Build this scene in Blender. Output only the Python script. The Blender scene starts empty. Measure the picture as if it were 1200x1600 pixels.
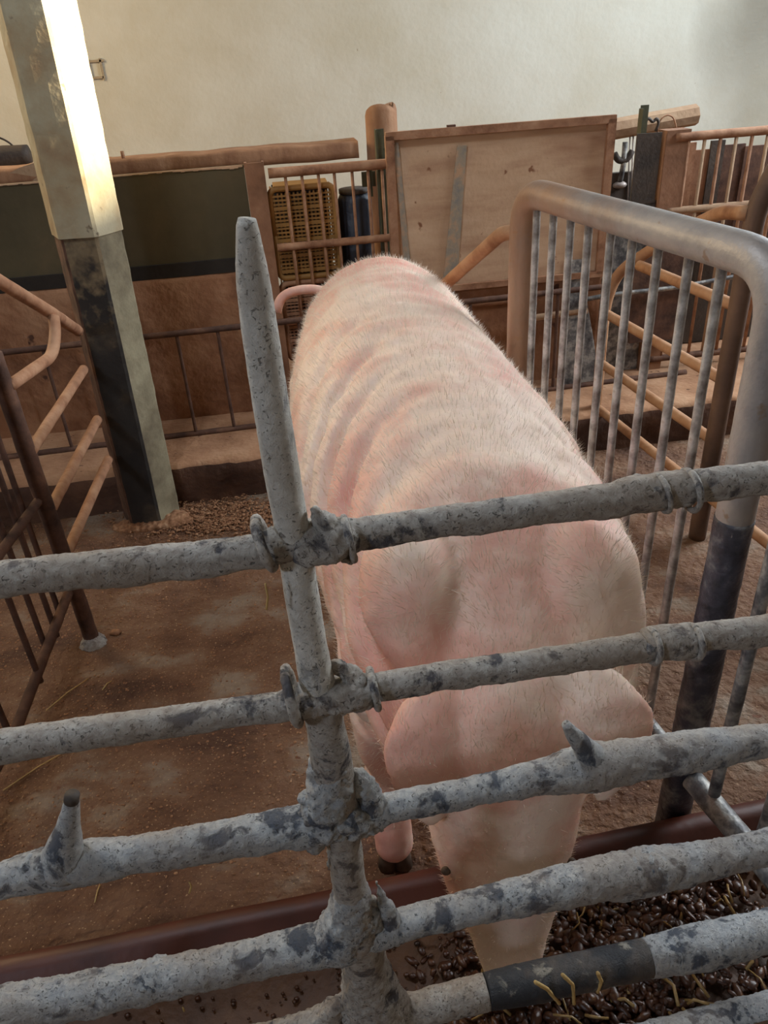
import bpy, math, random
from mathutils import Vector, noise
random.seed(7)
SC = bpy.context.scene
COL = SC.collection
R_ = math.radians

# ------------------------------------------------------------------ camera
FPX = 1200.0
CAM = Vector((0, 0, 1.4))
PITCH, ROLL = R_(31), R_(3.9)
FW = Vector((0, math.cos(PITCH), -math.sin(PITCH)))
_r0 = Vector((1, 0, 0)); _u0 = Vector((0, math.sin(PITCH), math.cos(PITCH)))
RT = _r0*math.cos(ROLL) - _u0*math.sin(ROLL)
UP = _r0*math.sin(ROLL) + _u0*math.cos(ROLL)
cd = bpy.data.cameras.new('camera'); cam = bpy.data.objects.new('camera', cd); COL.objects.link(cam)
cd.sensor_fit = 'VERTICAL'; cd.sensor_height = 24; cd.lens = 24*FPX/1600; cd.clip_start = .02
from mathutils import Matrix
cam.matrix_world = Matrix(((RT.x, UP.x, -FW.x, CAM.x), (RT.y, UP.y, -FW.y, CAM.y), (RT.z, UP.z, -FW.z, CAM.z), (0, 0, 0, 1)))
SC.camera = cam

# ------------------------------------------------------------------ light and exposure
SC.view_settings.view_transform = 'Standard'; SC.view_settings.look = 'None'
SC.view_settings.gamma = 1; SC.view_settings.use_curve_mapping = False
SC.view_settings.exposure = 0.0
W = bpy.data.worlds.new('world'); SC.world = W; W.use_nodes = True
W.node_tree.nodes['Background'].inputs[0].default_value = (.75, .85, 1, 1)
W.node_tree.nodes['Background'].inputs[1].default_value = 1.0
def aim(o, tgt):
    d = Vector(tgt)-o.location
    o.rotation_euler = d.to_track_quat('-Z', 'Y').to_euler()
def area(name, loc, tgt, sx, sy, energy, col):
    l = bpy.data.lights.new(name, 'AREA'); l.shape = 'RECTANGLE'; l.size = sx; l.size_y = sy
    l.energy = energy; l.color = col
    o = bpy.data.objects.new(name, l); COL.objects.link(o); o.location = loc; aim(o, tgt); return o
area('front_left_light', (-1.9, -1.2, 2.25), (.1, 1.1, .9), .30, .26, 17, (.70, .82, 1))  # small cool lamp at front left, inside the closed front wall
area('overhead_fill', (-.85, 1.15, 3.15), (.1, 1.2, .6), .45, .3, 24, (.80, .89, 1))  # added overhead fill; the ceiling has no opening
area('front_wide_light', (1.2, -2.1, 2.4), (.2, 1.0, .5), 1.4, .8, 3, (.76, .86, 1))  # weak broad lamp behind the camera
area('right_window_light', (3.2, 3.0, 2.1), (0, 1.9, .7), 1.5, 1.0, 150, (.86, .93, 1))
area('warm_left_fill', (-2.9, 3.7, 2.3), (.3, 2.7, .9), 1.0, 1.2, 60, (1, .76, .46))  # added warm fill, in place of sunlit bounce from the left
area('back_wall_fill', (2.6, 4.2, 2.9), (1.2, 5.2, .9), 1.8, .6, 38, (.72, .87, 1))  # added cool fill to brighten the back wall
sl = bpy.data.lights.new('sun', 'SUN'); sl.energy = 45; sl.angle = R_(4); sl.color = (1, .86, .62)
sun = bpy.data.objects.new('sun', sl); COL.objects.link(sun)
SUND = Vector((-1, -.03, -.30)).normalized()
sun.rotation_euler = SUND.to_track_quat('-Z', 'Y').to_euler()

# ------------------------------------------------------------------ helpers
def ray(x, y): return FW + RT*((x-600)/FPX) - UP*((y-800)/FPX)
def AZ(x, y, z=0.0):
    d = ray(x, y); return CAM + d*((z-CAM.z)/d.z)
def PL(x, y, pl):
    a = R_(pl[2]); n = Vector((-math.sin(a), math.cos(a), 0)); d = ray(x, y)
    return CAM + d*(n.dot(Vector((pl[0], pl[1], 0))-CAM*1.0 + Vector((0, 0, CAM.z))*0)/n.dot(d))
def srgb(r, g, b):
    f = lambda c: (c/255/12.92 if c <= 10 else ((c/255+.055)/1.055)**2.4)
    return (f(r), f(g), f(b), 1)

def material(name, stops, scale=8, detail=8, rough=.85, bump=.3, bscale=None, speck=None, speck_scale=60, metallic=0, sss=0, dist=.002, stretch=(1, 1, 1), extra=None):
    """stops: list of (pos, rgba) on a noise ramp; speck: (rgba, threshold)"""
    m = bpy.data.materials.new(name); m.use_nodes = True; nt = m.node_tree; N = nt.nodes; L = nt.links
    b = N['Principled BSDF']; b.inputs['Roughness'].default_value = rough; b.inputs['Metallic'].default_value = metallic
    tc = N.new('ShaderNodeTexCoord'); mp = N.new('ShaderNodeMapping'); mp.inputs['Scale'].default_value = stretch
    L.new(tc.outputs['Object'], mp.inputs[0])
    n1 = N.new('ShaderNodeTexNoise'); n1.inputs['Scale'].default_value = scale; n1.inputs['Detail'].default_value = detail
    n1.inputs['Roughness'].default_value = .6; L.new(mp.outputs[0], n1.inputs['Vector'])
    cr = N.new('ShaderNodeValToRGB'); L.new(n1.outputs[0], cr.inputs[0])
    e = cr.color_ramp.elements
    e[0].position, e[0].color = stops[0]; e[1].position, e[1].color = stops[-1]
    for p, c in stops[1:-1]:
        q = e.new(p); q.color = c
    out = cr.outputs[0]
    if speck:
        n2 = N.new('ShaderNodeTexNoise'); n2.inputs['Scale'].default_value = speck_scale; n2.inputs['Detail'].default_value = 3
        L.new(tc.outputs['Object'], n2.inputs['Vector'])
        r2 = N.new('ShaderNodeValToRGB'); r2.color_ramp.elements[0].position = speck[1]; r2.color_ramp.elements[1].position = speck[1]+.05
        r2.color_ramp.elements[0].color = (0, 0, 0, 1); r2.color_ramp.elements[1].color = (1, 1, 1, 1)
        L.new(n2.outputs[0], r2.inputs[0])
        mx = N.new('ShaderNodeMix'); mx.data_type = 'RGBA'; L.new(r2.outputs[0], mx.inputs[0])
        L.new(out, mx.inputs[6]); mx.inputs[7].default_value = speck[0]; out = mx.outputs[2]
    if extra: out = extra(nt, tc, out)
    L.new(out, b.inputs['Base Color'])
    if bump:
        n3 = N.new('ShaderNodeTexNoise'); n3.inputs['Scale'].default_value = bscale or scale*4; n3.inputs['Detail'].default_value = 8
        L.new(tc.outputs['Object'], n3.inputs['Vector'])
        bp = N.new('ShaderNodeBump'); bp.inputs['Strength'].default_value = bump; bp.inputs['Distance'].default_value = dist*3
        L.new(n3.outputs[0], bp.inputs['Height']); L.new(bp.outputs[0], b.inputs['Normal'])
    if sss:
        b.inputs['Subsurface Weight'].default_value = sss; b.inputs['Subsurface Radius'].default_value = (.02, .008, .004)
    return m

def tag(o, label=None, cat=None, group=None, kind=None):
    if label: o['label'] = label
    if cat: o['category'] = cat
    if group: o['group'] = group
    if kind: o['kind'] = kind
    return o
def empty(name, loc, label, cat, group=None):
    o = bpy.data.objects.new(name, None); COL.objects.link(o); o.location = loc; o.empty_display_size = .05
    return tag(o, label, cat, group)
def base(p):   # world location of an object or of its parents
    v = Vector((0, 0, 0))
    while p: v += p.location; p = p.parent
    return v
def obj(name, vf, mat, parent=None, smooth=True, origin=None):
    v, f = vf
    o0 = base(parent)
    me = bpy.data.meshes.new(name)
    loc = Vector(origin) if origin is not None else Vector((0, 0, 0))
    if origin is None and v:
        loc = Vector(((min(q[0] for q in v)+max(q[0] for q in v))/2, (min(q[1] for q in v)+max(q[1] for q in v))/2, min(q[2] for q in v)))
    me.from_pydata([tuple(Vector(q)-loc) for q in v], [], f); me.update()
    me.polygons.foreach_set('use_smooth', [smooth]*len(me.polygons))
    o = bpy.data.objects.new(name, me); COL.objects.link(o)
    if parent: o.parent = parent
    o.location = loc-o0
    me.materials.append(mat)
    return o
def join(*vfs):
    V, F = [], []
    for v, f in vfs:
        n = len(V); V += [Vector(q) for q in v]; F += [tuple(i+n for i in q) for q in f]
    return V, F
def box(c, s, rz=0, bev=.0):
    c = Vector(c); V = []
    ca, sa = math.cos(R_(rz)), math.sin(R_(rz))
    for dz in (-.5, .5):
        for dx, dy in ((-.5, -.5), (.5, -.5), (.5, .5), (-.5, .5)):
            x, y = dx*s[0], dy*s[1]
            V.append(c+Vector((x*ca-y*sa, x*sa+y*ca, dz*s[2])))
    return V, [(3, 2, 1, 0), (4, 5, 6, 7), (0, 1, 5, 4), (1, 2, 6, 5), (2, 3, 7, 6), (3, 0, 4, 7)]
def slab(quad, n, t):
    """a slab whose front face is the quad, extruded by t along n"""
    q = [Vector(p) for p in quad]; n = Vector(n)
    V = q+[p+n*t for p in q]; k = len(q)
    F = [tuple(range(k)), tuple(range(2*k-1, k-1, -1))]
    for i in range(k):
        j = (i+1) % k; F.append((j, i, i+k, j+k))
    return V, F
def resample(pts, rad, step):
    P, Q = [Vector(pts[0])], [rad[0]]
    for i in range(len(pts)-1):
        a, b = Vector(pts[i]), Vector(pts[i+1]); n = max(1, int((b-a).length/step))
        for k in range(1, n+1):
            P.append(a.lerp(b, k/n)); Q.append(rad[i]+(rad[i+1]-rad[i])*k/n)
    return P, Q
def rounded(pts, r=.08, n=7):
    """replace inner corners of a polyline with arcs (quadratic)"""
    P = [Vector(p) for p in pts]; out = [P[0]]
    for i in range(1, len(P)-1):
        a, b, c = P[i-1], P[i], P[i+1]
        ra = min(r, (a-b).length*.49); rc = min(r, (c-b).length*.49)
        s = b+(a-b).normalized()*ra; e = b+(c-b).normalized()*rc
        for k in range(n+1):
            t = k/n; out.append(s*(1-t)**2+b*2*t*(1-t)+e*t*t)
    out.append(P[-1]); return out
def tube(pts, r, seg=12, amp=0, nscale=30, step=None, caps=True, seed=0, sag=0):
    pts = [Vector(p) for p in pts]
    rad = list(r) if isinstance(r, (list, tuple)) else [r]*len(pts)
    if step: pts, rad = resample(pts, rad, step)
    V, F = [], []
    T = []
    for i in range(len(pts)):
        a = pts[max(0, i-1)]; b = pts[min(len(pts)-1, i+1)]; T.append((b-a).normalized())
    ref = Vector((0, 0, 1)) if abs(T[0].z) < .9 else Vector((0, 1, 0))
    nrm = T[0].cross(ref).normalized()
    so = Vector((seed*3.7, seed*1.3, seed*2.1))
    for i, p in enumerate(pts):
        nrm = (nrm-T[i]*nrm.dot(T[i])).normalized(); bn = T[i].cross(nrm)
        for k in range(seg):
            a = 2*math.pi*k/seg; d = nrm*math.cos(a)+bn*math.sin(a)
            rr = rad[i]
            if amp:
                q = (p+d*rr)*nscale+so
                h = noise.noise(q)*.6+noise.noise(q*2.7)*.45+noise.noise(q*7)*.3
                h += .5*max(0, noise.noise((p+d*rr)*nscale*.35+so))+.35*abs(noise.noise(q*4.3))
                rr = rr*(1+amp*h)+max(0, -d.z)*sag*rr*max(0, noise.noise(p*nscale*.7+so)+.3)
            V.append(p+d*rr)
        if i:
            o = (i-1)*seg
            for k in range(seg):
                F.append((o+k, o+(k+1) % seg, o+seg+(k+1) % seg, o+seg+k))
    if caps:
        F.append(tuple(range(seg-1, -1, -1))); o = (len(pts)-1)*seg; F.append(tuple(o+k for k in range(seg)))
    return V, F
def ico(c, r, sc=(1, 1, 1), n=2):
    import bmesh
    bm = bmesh.new(); bmesh.ops.create_icosphere(bm, subdivisions=n, radius=1)
    V = [Vector(c)+Vector((v.co.x*r*sc[0], v.co.y*r*sc[1], v.co.z*r*sc[2])) for v in bm.verts]
    bm.verts.index_update(); F = [tuple(v.index for v in f.verts) for f in bm.faces]; bm.free(); return V, F
def remeshed(vf, voxel, smooth=6):
    me = bpy.data.meshes.new('tmp'); me.from_pydata([tuple(v) for v in vf[0]], [], vf[1]); me.update()
    o = bpy.data.objects.new('tmp', me); COL.objects.link(o)
    m = o.modifiers.new('r', 'REMESH'); m.mode = 'VOXEL'; m.voxel_size = voxel
    if smooth:
        s = o.modifiers.new('s', 'SMOOTH'); s.iterations = smooth; s.factor = .5
    dg = bpy.context.evaluated_depsgraph_get(); ev = o.evaluated_get(dg); e = ev.to_mesh()
    V = [v.co.copy() for v in e.vertices]; F = [tuple(p.vertices) for p in e.polygons]; Nn = [v.normal.copy() for v in e.vertices]
    ev.to_mesh_clear(); bpy.data.objects.remove(o); bpy.data.meshes.remove(me)
    return V, F, Nn
def chain(secs, k=5, n=2):
    """ellipsoids along sections (x,y,z,rx,ry,rz)"""
    out = []
    for i in range(len(secs)-1):
        a, b = secs[i], secs[i+1]
        for j in range(k+(1 if i == len(secs)-2 else 0)):
            t = j/k; s = [a[q]+(b[q]-a[q])*t for q in range(6)]
            out.append(ico(s[:3], 1, s[3:], n))
    return join(*out)
def mudblob(secs, voxel=.003, amp=.0025, nscale=90, smooth=3, seed=0, k=5):
    V, F, Nn = remeshed(chain(secs, k), voxel, smooth)
    so = Vector((seed, seed*2.3, 0))
    V = [v+nn*amp*(noise.noise(v*nscale+so)+.7*noise.noise(v*nscale*2.6+so)+.6*noise.noise(v*nscale*.4+so)) for v, nn in zip(V, Nn)]
    return V, F
def seg6(a, ra, b, rb):
    return [(*a, ra, ra, ra), (*b, rb, rb, rb)]

# ------------------------------------------------------------------ materials
def mudmat(name, bare, tan, light, lo=.44, flake=.5, rough=.85):
    m = bpy.data.materials.new(name); m.use_nodes = True; nt = m.node_tree; N = nt.nodes; L = nt.links
    b = N['Principled BSDF']; b.inputs['Roughness'].default_value = rough
    tc = N.new('ShaderNodeTexCoord')
    def nz(sc, det, ro=.6, dis=0):
        n = N.new('ShaderNodeTexNoise'); n.inputs['Scale'].default_value = sc; n.inputs['Detail'].default_value = det
        n.inputs['Roughness'].default_value = ro; n.inputs['Distortion'].default_value = dis; L.new(tc.outputs['Object'], n.inputs['Vector']); return n.outputs[0]
    def rng(x, a, c, d=0, e=1):
        r = N.new('ShaderNodeMapRange'); r.inputs[1].default_value = a; r.inputs[2].default_value = c; r.inputs[3].default_value = d; r.inputs[4].default_value = e
        L.new(x, r.inputs[0]); return r.outputs[0]
    def mix(f, a, c):
        x = N.new('ShaderNodeMix'); x.data_type = 'RGBA'; L.new(f, x.inputs[0])
        for k, v in ((6, a), (7, c)):
            if isinstance(v, tuple): x.inputs[k].default_value = v
            else: L.new(v, x.inputs[k])
        return x.outputs[2]
    def mth(op, a, c):
        x = N.new('ShaderNodeMath'); x.operation = op
        for k, v in ((0, a), (1, c)):
            if isinstance(v, (int, float)): x.inputs[k].default_value = v
            else: L.new(v, x.inputs[k])
        return x.outputs[0]
    crust = rng(nz(24, 9, .62, .3), lo-.03, lo+.03)
    fine = rng(nz(120, 8, .7, .4), .36, .62)
    pits = rng(nz(230, 4, .6, 1.2), .60, .66)
    body = mix(fine, tan, light)
    c = mix(crust, bare, body)
    c = mix(mth('MULTIPLY', pits, .8), c, tuple(q*.22 for q in tan[:3])+(1,))
    warm = rng(nz(9, 4), .45, .62, 0, .45)
    c = mix(warm, c, srgb(150, 132, 112))
    L.new(c, b.inputs['Base Color'])
    h = mth('ADD', mth('MULTIPLY', crust, .6), mth('ADD', mth('MULTIPLY', nz(120, 8, .7, .4), 1.6), mth('MULTIPLY', pits, -.7)))
    bp = N.new('ShaderNodeBump'); bp.inputs['Strength'].default_value = .85; bp.inputs['Distance'].default_value = .0028
    L.new(h, bp.inputs['Height']); L.new(bp.outputs[0], b.inputs['Normal'])
    return m
mud = mudmat('grey_mud_crust', srgb(84, 82, 86), srgb(150, 142, 134), srgb(186, 182, 174), .41)
mud_post = mudmat('pale_dried_mud_film', srgb(170, 170, 168), srgb(202, 200, 192), srgb(222, 220, 212), .38)
mud_blue = mudmat('pale_wet_mud_crust', srgb(82, 88, 98), srgb(150, 154, 158), srgb(188, 190, 188), .42, rough=.75)
mud_dark = mudmat('bare_steel_with_mud_flecks', srgb(48, 50, 54), srgb(120, 116, 108), srgb(160, 154, 140), .60, rough=.6)
def dust_extra(nt, tc, out):
    N, L = nt.nodes, nt.links
    sp = N.new('ShaderNodeSeparateXYZ'); L.new(tc.outputs['Object'], sp.inputs[0])
    nz = N.new('ShaderNodeTexNoise'); nz.inputs['Scale'].default_value = 12; nz.inputs['Detail'].default_value = 6; L.new(tc.outputs['Object'], nz.inputs['Vector'])
    ad = N.new('ShaderNodeMath'); ad.operation = 'MULTIPLY_ADD'; L.new(nz.outputs[0], ad.inputs[0]); ad.inputs[1].default_value = .6; L.new(sp.outputs['Y'], ad.inputs[2])
    mr = N.new('ShaderNodeMapRange'); mr.inputs[1].default_value = .22; mr.inputs[2].default_value = .62; mr.inputs[4].default_value = .8; L.new(ad.outputs[0], mr.inputs[0])
    mx = N.new('ShaderNodeMix'); mx.data_type = 'RGBA'; L.new(mr.outputs[0], mx.inputs[0]); L.new(out, mx.inputs[6]); mx.inputs[7].default_value = srgb(160, 118, 84)
    return mx.outputs[2]
galv = material('dusty_galvanised_steel', [(.3, srgb(128, 124, 122)), (.5, srgb(158, 152, 148)), (.7, srgb(176, 168, 160))],
               scale=9, rough=.5, bump=.4, bscale=140, metallic=.25, dist=.0008, speck=(srgb(146, 126, 108), .66), speck_scale=30, extra=dust_extra)
galv_low = material('stained_galvanised_steel', [(.32, srgb(60, 58, 62)), (.48, srgb(112, 112, 112)), (.6, srgb(168, 166, 160)), (.8, srgb(110, 90, 74))],
               scale=26, rough=.5, bump=.6, bscale=120, metallic=.25, dist=.001)
rust = material('rusty_dusty_steel', [(.3, srgb(112, 74, 50)), (.5, srgb(160, 116, 86)), (.7, srgb(184, 144, 112))],
               scale=14, rough=.85, bump=.4, bscale=110, dist=.001)
orange = material('orange_rusted_tube', [(.3, srgb(132, 88, 56)), (.5, srgb(166, 122, 86)), (.75, srgb(186, 150, 116))],
               scale=11, rough=.75, bump=.35, bscale=90, dist=.001)
darkrust = material('dark_rusted_steel', [(.3, srgb(58, 40, 32)), (.55, srgb(96, 68, 54)), (.75, srgb(128, 94, 72))],
               scale=16, rough=.9, bump=.5, bscale=90, dist=.001)
blacksteel = material('dark_steel', [(.3, srgb(42, 38, 36)), (.6, srgb(78, 66, 56)), (.8, srgb(100, 80, 64))], scale=10, rough=.7, bump=.4, bscale=80)
brownwall = material('brown_dusty_render', [(.34, srgb(116, 78, 54)), (.5, srgb(150, 106, 76)), (.66, srgb(172, 130, 98))],
               scale=5, rough=.95, bump=.5, bscale=40, dist=.004, speck=(srgb(84, 54, 40), .70), speck_scale=14)
brownpost = material('reddish_brown_painted_steel', [(.3, srgb(120, 84, 60)), (.55, srgb(150, 108, 80)), (.75, srgb(176, 136, 104))], scale=8, rough=.8, bump=.3, bscale=60)
def streaks(nt, tc, out):
    return out
boardm = material('dusty_plywood_panel', [(.28, srgb(166, 126, 98)), (.5, srgb(200, 166, 134)), (.72, srgb(214, 184, 152))],
               scale=3.2, rough=.9, bump=.3, bscale=60, dist=.0015, stretch=(.7, .7, 3), speck=(srgb(140, 96, 68), .69), speck_scale=22)
greym = material('blue_grey_streak', [(.3, srgb(128, 128, 124)), (.5, srgb(160, 146, 126)), (.62, srgb(188, 152, 120))], scale=22, rough=.8, bump=.2)
darkboard = material('dark_olive_sheet', [(.3, srgb(72, 64, 42)), (.6, srgb(88, 78, 54)), (.8, srgb(108, 90, 62))], scale=4, rough=.75, bump=.15, bscale=40,
                     speck=(srgb(112, 90, 66), .74), speck_scale=9)
blackstrip = material('near_black', [(.3, srgb(34, 30, 26)), (.7, srgb(52, 44, 36))], scale=8, rough=.9)
beamm = material('dusty_tan_timber', [(.3, srgb(150, 118, 92)), (.55, srgb(180, 150, 120)), (.75, srgb(196, 170, 142))], scale=6, rough=.9, bump=.5, bscale=40, stretch=(.4, 1, 1))
postwood = material('weathered_brown_timber', [(.3, srgb(132, 94, 68)), (.55, srgb(158, 118, 88)), (.75, srgb(180, 144, 114))], scale=7, rough=.9, bump=.5, bscale=40, stretch=(2, 2, .5))
yellowp = material('yellow_crate_plastic', [(.3, srgb(136, 98, 46)), (.6, srgb(164, 120, 62)), (.8, srgb(152, 110, 70))], scale=6, rough=.6, bump=.1)
navy = material('dark_blue_plastic', [(.3, srgb(24, 26, 34)), (.6, srgb(48, 54, 66)), (.8, srgb(66, 72, 84))], scale=5, rough=.5, bump=.5, bscale=12, dist=.01)
greenpost = material('olive_green_steel', [(.3, srgb(60, 62, 44)), (.6, srgb(84, 82, 58)), (.8, srgb(108, 92, 66))], scale=9, rough=.7)
columnm = material('dusty_concrete_post', [(.3, srgb(150, 124, 94)), (.42, srgb(164, 146, 114)), (.56, srgb(174, 164, 136)), (.75, srgb(182, 174, 148))],
               scale=6, rough=.9, bump=.35, bscale=70, dist=.0012, speck=(srgb(128, 116, 94), .68), speck_scale=30)
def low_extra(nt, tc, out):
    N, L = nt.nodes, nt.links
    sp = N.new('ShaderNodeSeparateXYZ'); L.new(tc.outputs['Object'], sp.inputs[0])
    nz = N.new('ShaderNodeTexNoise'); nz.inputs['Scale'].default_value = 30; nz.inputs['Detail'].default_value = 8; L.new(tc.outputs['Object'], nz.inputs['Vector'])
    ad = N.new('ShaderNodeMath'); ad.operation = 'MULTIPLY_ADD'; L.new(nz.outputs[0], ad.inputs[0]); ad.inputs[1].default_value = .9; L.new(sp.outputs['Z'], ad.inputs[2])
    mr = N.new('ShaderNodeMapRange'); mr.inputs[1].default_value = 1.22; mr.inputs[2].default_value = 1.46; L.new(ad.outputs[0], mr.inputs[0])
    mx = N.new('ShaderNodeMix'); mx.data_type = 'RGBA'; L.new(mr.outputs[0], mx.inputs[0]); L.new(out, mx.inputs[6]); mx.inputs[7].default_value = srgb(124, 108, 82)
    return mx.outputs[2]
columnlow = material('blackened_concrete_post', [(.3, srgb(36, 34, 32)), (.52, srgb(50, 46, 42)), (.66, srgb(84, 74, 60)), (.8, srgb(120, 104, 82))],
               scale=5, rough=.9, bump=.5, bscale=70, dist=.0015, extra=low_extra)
concrete = material('dusty_concrete_ledge', [(.3, srgb(132, 92, 64)), (.5, srgb(168, 126, 94)), (.72, srgb(186, 148, 116))], scale=6, rough=.95, bump=.7, bscale=50, dist=.003,
                    speck=(srgb(90, 60, 42), .68), speck_scale=30)
terracotta = material('red_brown_glazed_trough', [(.3, srgb(62, 30, 20)), (.6, srgb(88, 42, 28)), (.8, srgb(84, 52, 34))], scale=6, rough=.5, bump=.2, bscale=40)
hoofm = material('dark_hoof_horn', [(.3, srgb(70, 56, 46)), (.7, srgb(110, 92, 76))], scale=20, rough=.6)
straws = material('dry_straw', [(.3, srgb(176, 140, 80)), (.7, srgb(214, 186, 124))], scale=30, rough=.7, bump=0)
litter = material('brown_litter', [(.3, srgb(108, 70, 46)), (.55, srgb(150, 108, 76)), (.8, srgb(190, 160, 126))], scale=60, rough=.95, bump=0)
fodderm = material('wet_brown_fodder', [(.3, srgb(40, 22, 12)), (.55, srgb(74, 42, 24)), (.8, srgb(124, 88, 54))], scale=30, rough=.38, bump=.3, bscale=90)
fodderl = material('pale_fodder_stems', [(.3, srgb(126, 96, 52)), (.7, srgb(170, 140, 88))], scale=30, rough=.35, bump=0)

def floor_extra(nt, tc, out):
    N, L = nt.nodes, nt.links
    v = N.new('ShaderNodeTexNoise'); v.inputs['Scale'].default_value = 170; v.inputs['Detail'].default_value = 4
    L.new(tc.outputs['Object'], v.inputs['Vector'])
    r = N.new('ShaderNodeValToRGB'); r.color_ramp.elements[0].position = .63; r.color_ramp.elements[1].position = .70
    L.new(v.outputs[0], r.inputs[0])
    mx = N.new('ShaderNodeMix'); mx.data_type = 'RGBA'; L.new(r.outputs[0], mx.inputs[0]); L.new(out, mx.inputs[6]); mx.inputs[7].default_value = srgb(178, 146, 110)
    return mx.outputs[2]
floorm = material('dirty_brown_floor', [(.36, srgb(78, 48, 28)), (.46, srgb(104, 70, 46)), (.54, srgb(116, 84, 60)), (.64, srgb(134, 116, 98))],
                  scale=3.4, rough=.8, bump=1, bscale=45, dist=.006, stretch=(1, 1.6, 1), extra=floor_extra, speck=(srgb(104, 66, 44), .66), speck_scale=30)

def wall_extra(nt, tc, out):
    N, L = nt.nodes, nt.links
    # soot smudge near the upper right and an ochre tint higher up the plaster
    sx = N.new('ShaderNodeVectorMath'); sx.operation = 'SUBTRACT'; sx.inputs[1].default_value = WSTAIN
    L.new(tc.outputs['Object'], sx.inputs[0])
    sm = N.new('ShaderNodeVectorMath'); sm.operation = 'MULTIPLY'; sm.inputs[1].default_value = (1/.30, 0, 1/.60); L.new(sx.outputs[0], sm.inputs[0])
    nz = N.new('ShaderNodeTexNoise'); nz.inputs['Scale'].default_value = 2.2; L.new(tc.outputs['Object'], nz.inputs['Vector'])
    ad = N.new('ShaderNodeVectorMath'); ad.operation = 'ADD'; L.new(sm.outputs[0], ad.inputs[0]); L.new(nz.outputs['Color'], ad.inputs[1])
    ad2 = N.new('ShaderNodeVectorMath'); ad2.operation = 'SUBTRACT'; L.new(ad.outputs[0], ad2.inputs[0]); ad2.inputs[1].default_value = (.5, .5, .5)
    ln = N.new('ShaderNodeVectorMath'); ln.operation = 'LENGTH'; L.new(ad2.outputs[0], ln.inputs[0])
    mr = N.new('ShaderNodeMapRange'); mr.inputs[1].default_value = 1.15; mr.inputs[2].default_value = .15; mr.inputs[3].default_value = 0; mr.inputs[4].default_value = .6
    L.new(ln.outputs['Value'], mr.inputs[0])
    mx = N.new('ShaderNodeMix'); mx.data_type = 'RGBA'; L.new(mr.outputs[0], mx.inputs[0]); L.new(out, mx.inputs[6]); mx.inputs[7].default_value = srgb(112, 100, 80)
    return mx.outputs[2]
YB = 5.2
WSTAIN = Vector((2.32, 0, 1.45))
wallm = material('limewashed_plaster', [(.36, srgb(200, 196, 178)), (.5, srgb(208, 206, 192)), (.64, srgb(214, 214, 202))], scale=1.3, rough=.95, bump=.25, bscale=30, dist=.004,
                 extra=wall_extra, speck=(srgb(150, 124, 96), .76), speck_scale=16)
plainwall = material('side_wall_plaster', [(.3, srgb(150, 134, 110)), (.7, srgb(180, 166, 142))], scale=1.5, rough=.95)
ceilm = material('grey_ceiling_boards', [(.3, srgb(96, 84, 68)), (.7, srgb(130, 116, 96))], scale=2, rough=.95)

# ------------------------------------------------------------------ the room
YAW = 7.0
def struct(name, vf, mat, smooth=False):
    return tag(obj(name, vf, mat, smooth=smooth, origin=(0, 0, 0)), kind='structure')
struct('floor', box((.1, 1.35, -.26), (6.8, 7.9, .5)) if False else box((.1, 1.35, -.05), (6.8, 7.9, .1)), floorm)
struct('wall_back', box((.1, YB+.1, 1.6), (6.8, .2, 3.3)), wallm)
struct('wall_left', box((-3.3, 1.35, 1.6), (.2, 7.9, 3.3)), plainwall)
struct('wall_front', box((.1, -2.5, 1.6), (6.8, .2, 3.3)), plainwall)
struct('ceiling', box((.1, 1.35, 3.3), (6.8, 7.9, .1)), ceilm)
# right wall with the narrow unglazed opening the sun comes through
HITZ = 1.20                      # height on the column where the sun patch ends
t_ = 3.4+.76
oy = 2.36-SUND.y/abs(SUND.x)*t_; oz = HITZ-SUND.z/abs(SUND.x)*t_
y0, y1 = oy-.16, oy+.12
XW = 3.45
rw = join(box((XW, (-2.6+y0)/2, 1.6), (.1, y0+2.6, 3.3)), box((XW, (5.3+y1)/2, 1.6), (.1, 5.3-y1, 3.3)),
          box((XW, (y0+y1)/2, oz/2-.02), (.1, y1-y0, oz-.04)), box((XW, (y0+y1)/2, 3.28), (.1, y1-y0, .06)))
struct('wall_right', rw, plainwall)

# raised concrete ledge across the pen
a0 = Vector((-.775, 2.483, 0)); dl = Vector((math.cos(R_(YAW)), math.sin(R_(YAW)), 0)); dn = Vector((-dl.y, dl.x, 0))
LZ = .165
import itertools
def ledge_mesh():
    V, F = [], []
    n = 240; prof = [(0, -.01), (.004, .05), (.0, .10), (.004, LZ-.02), (.016, LZ-.004), (.04, LZ), (.25, LZ), (.5, LZ), (2.3, LZ)]
    for i in range(n+1):
        s = -2.6+i*(6.0/n)
        for (d, z) in prof:
            j = noise.noise(Vector((s*9, d*10, z*12)))*.016+noise.noise(Vector((s*30, d*20, z*40)))*.006
            V.append(a0+dl*s+dn*(d+(j if d < .2 else 0))+Vector((0, 0, z-(abs(j)*.4 if z > .1 and d < .2 else 0))))
    k = len(prof)
    for i in range(n):
        for j in range(k-1): F.append((i*k+j, (i+1)*k+j, (i+1)*k+j+1, i*k+j+1))
    return V, F
led = tag(obj('trim_1', ledge_mesh(), concrete), kind='structure')
led.data.materials.append(material('dark_ledge_face', [(.3, srgb(58, 38, 28)), (.55, srgb(86, 58, 42)), (.8, srgb(124, 88, 64))], scale=5, rough=.9, bump=.6, bscale=40, dist=.004))
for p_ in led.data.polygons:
    if p_.index % 8 <= 2: p_.material_index = 1  # front face takes a darker brown material

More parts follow.
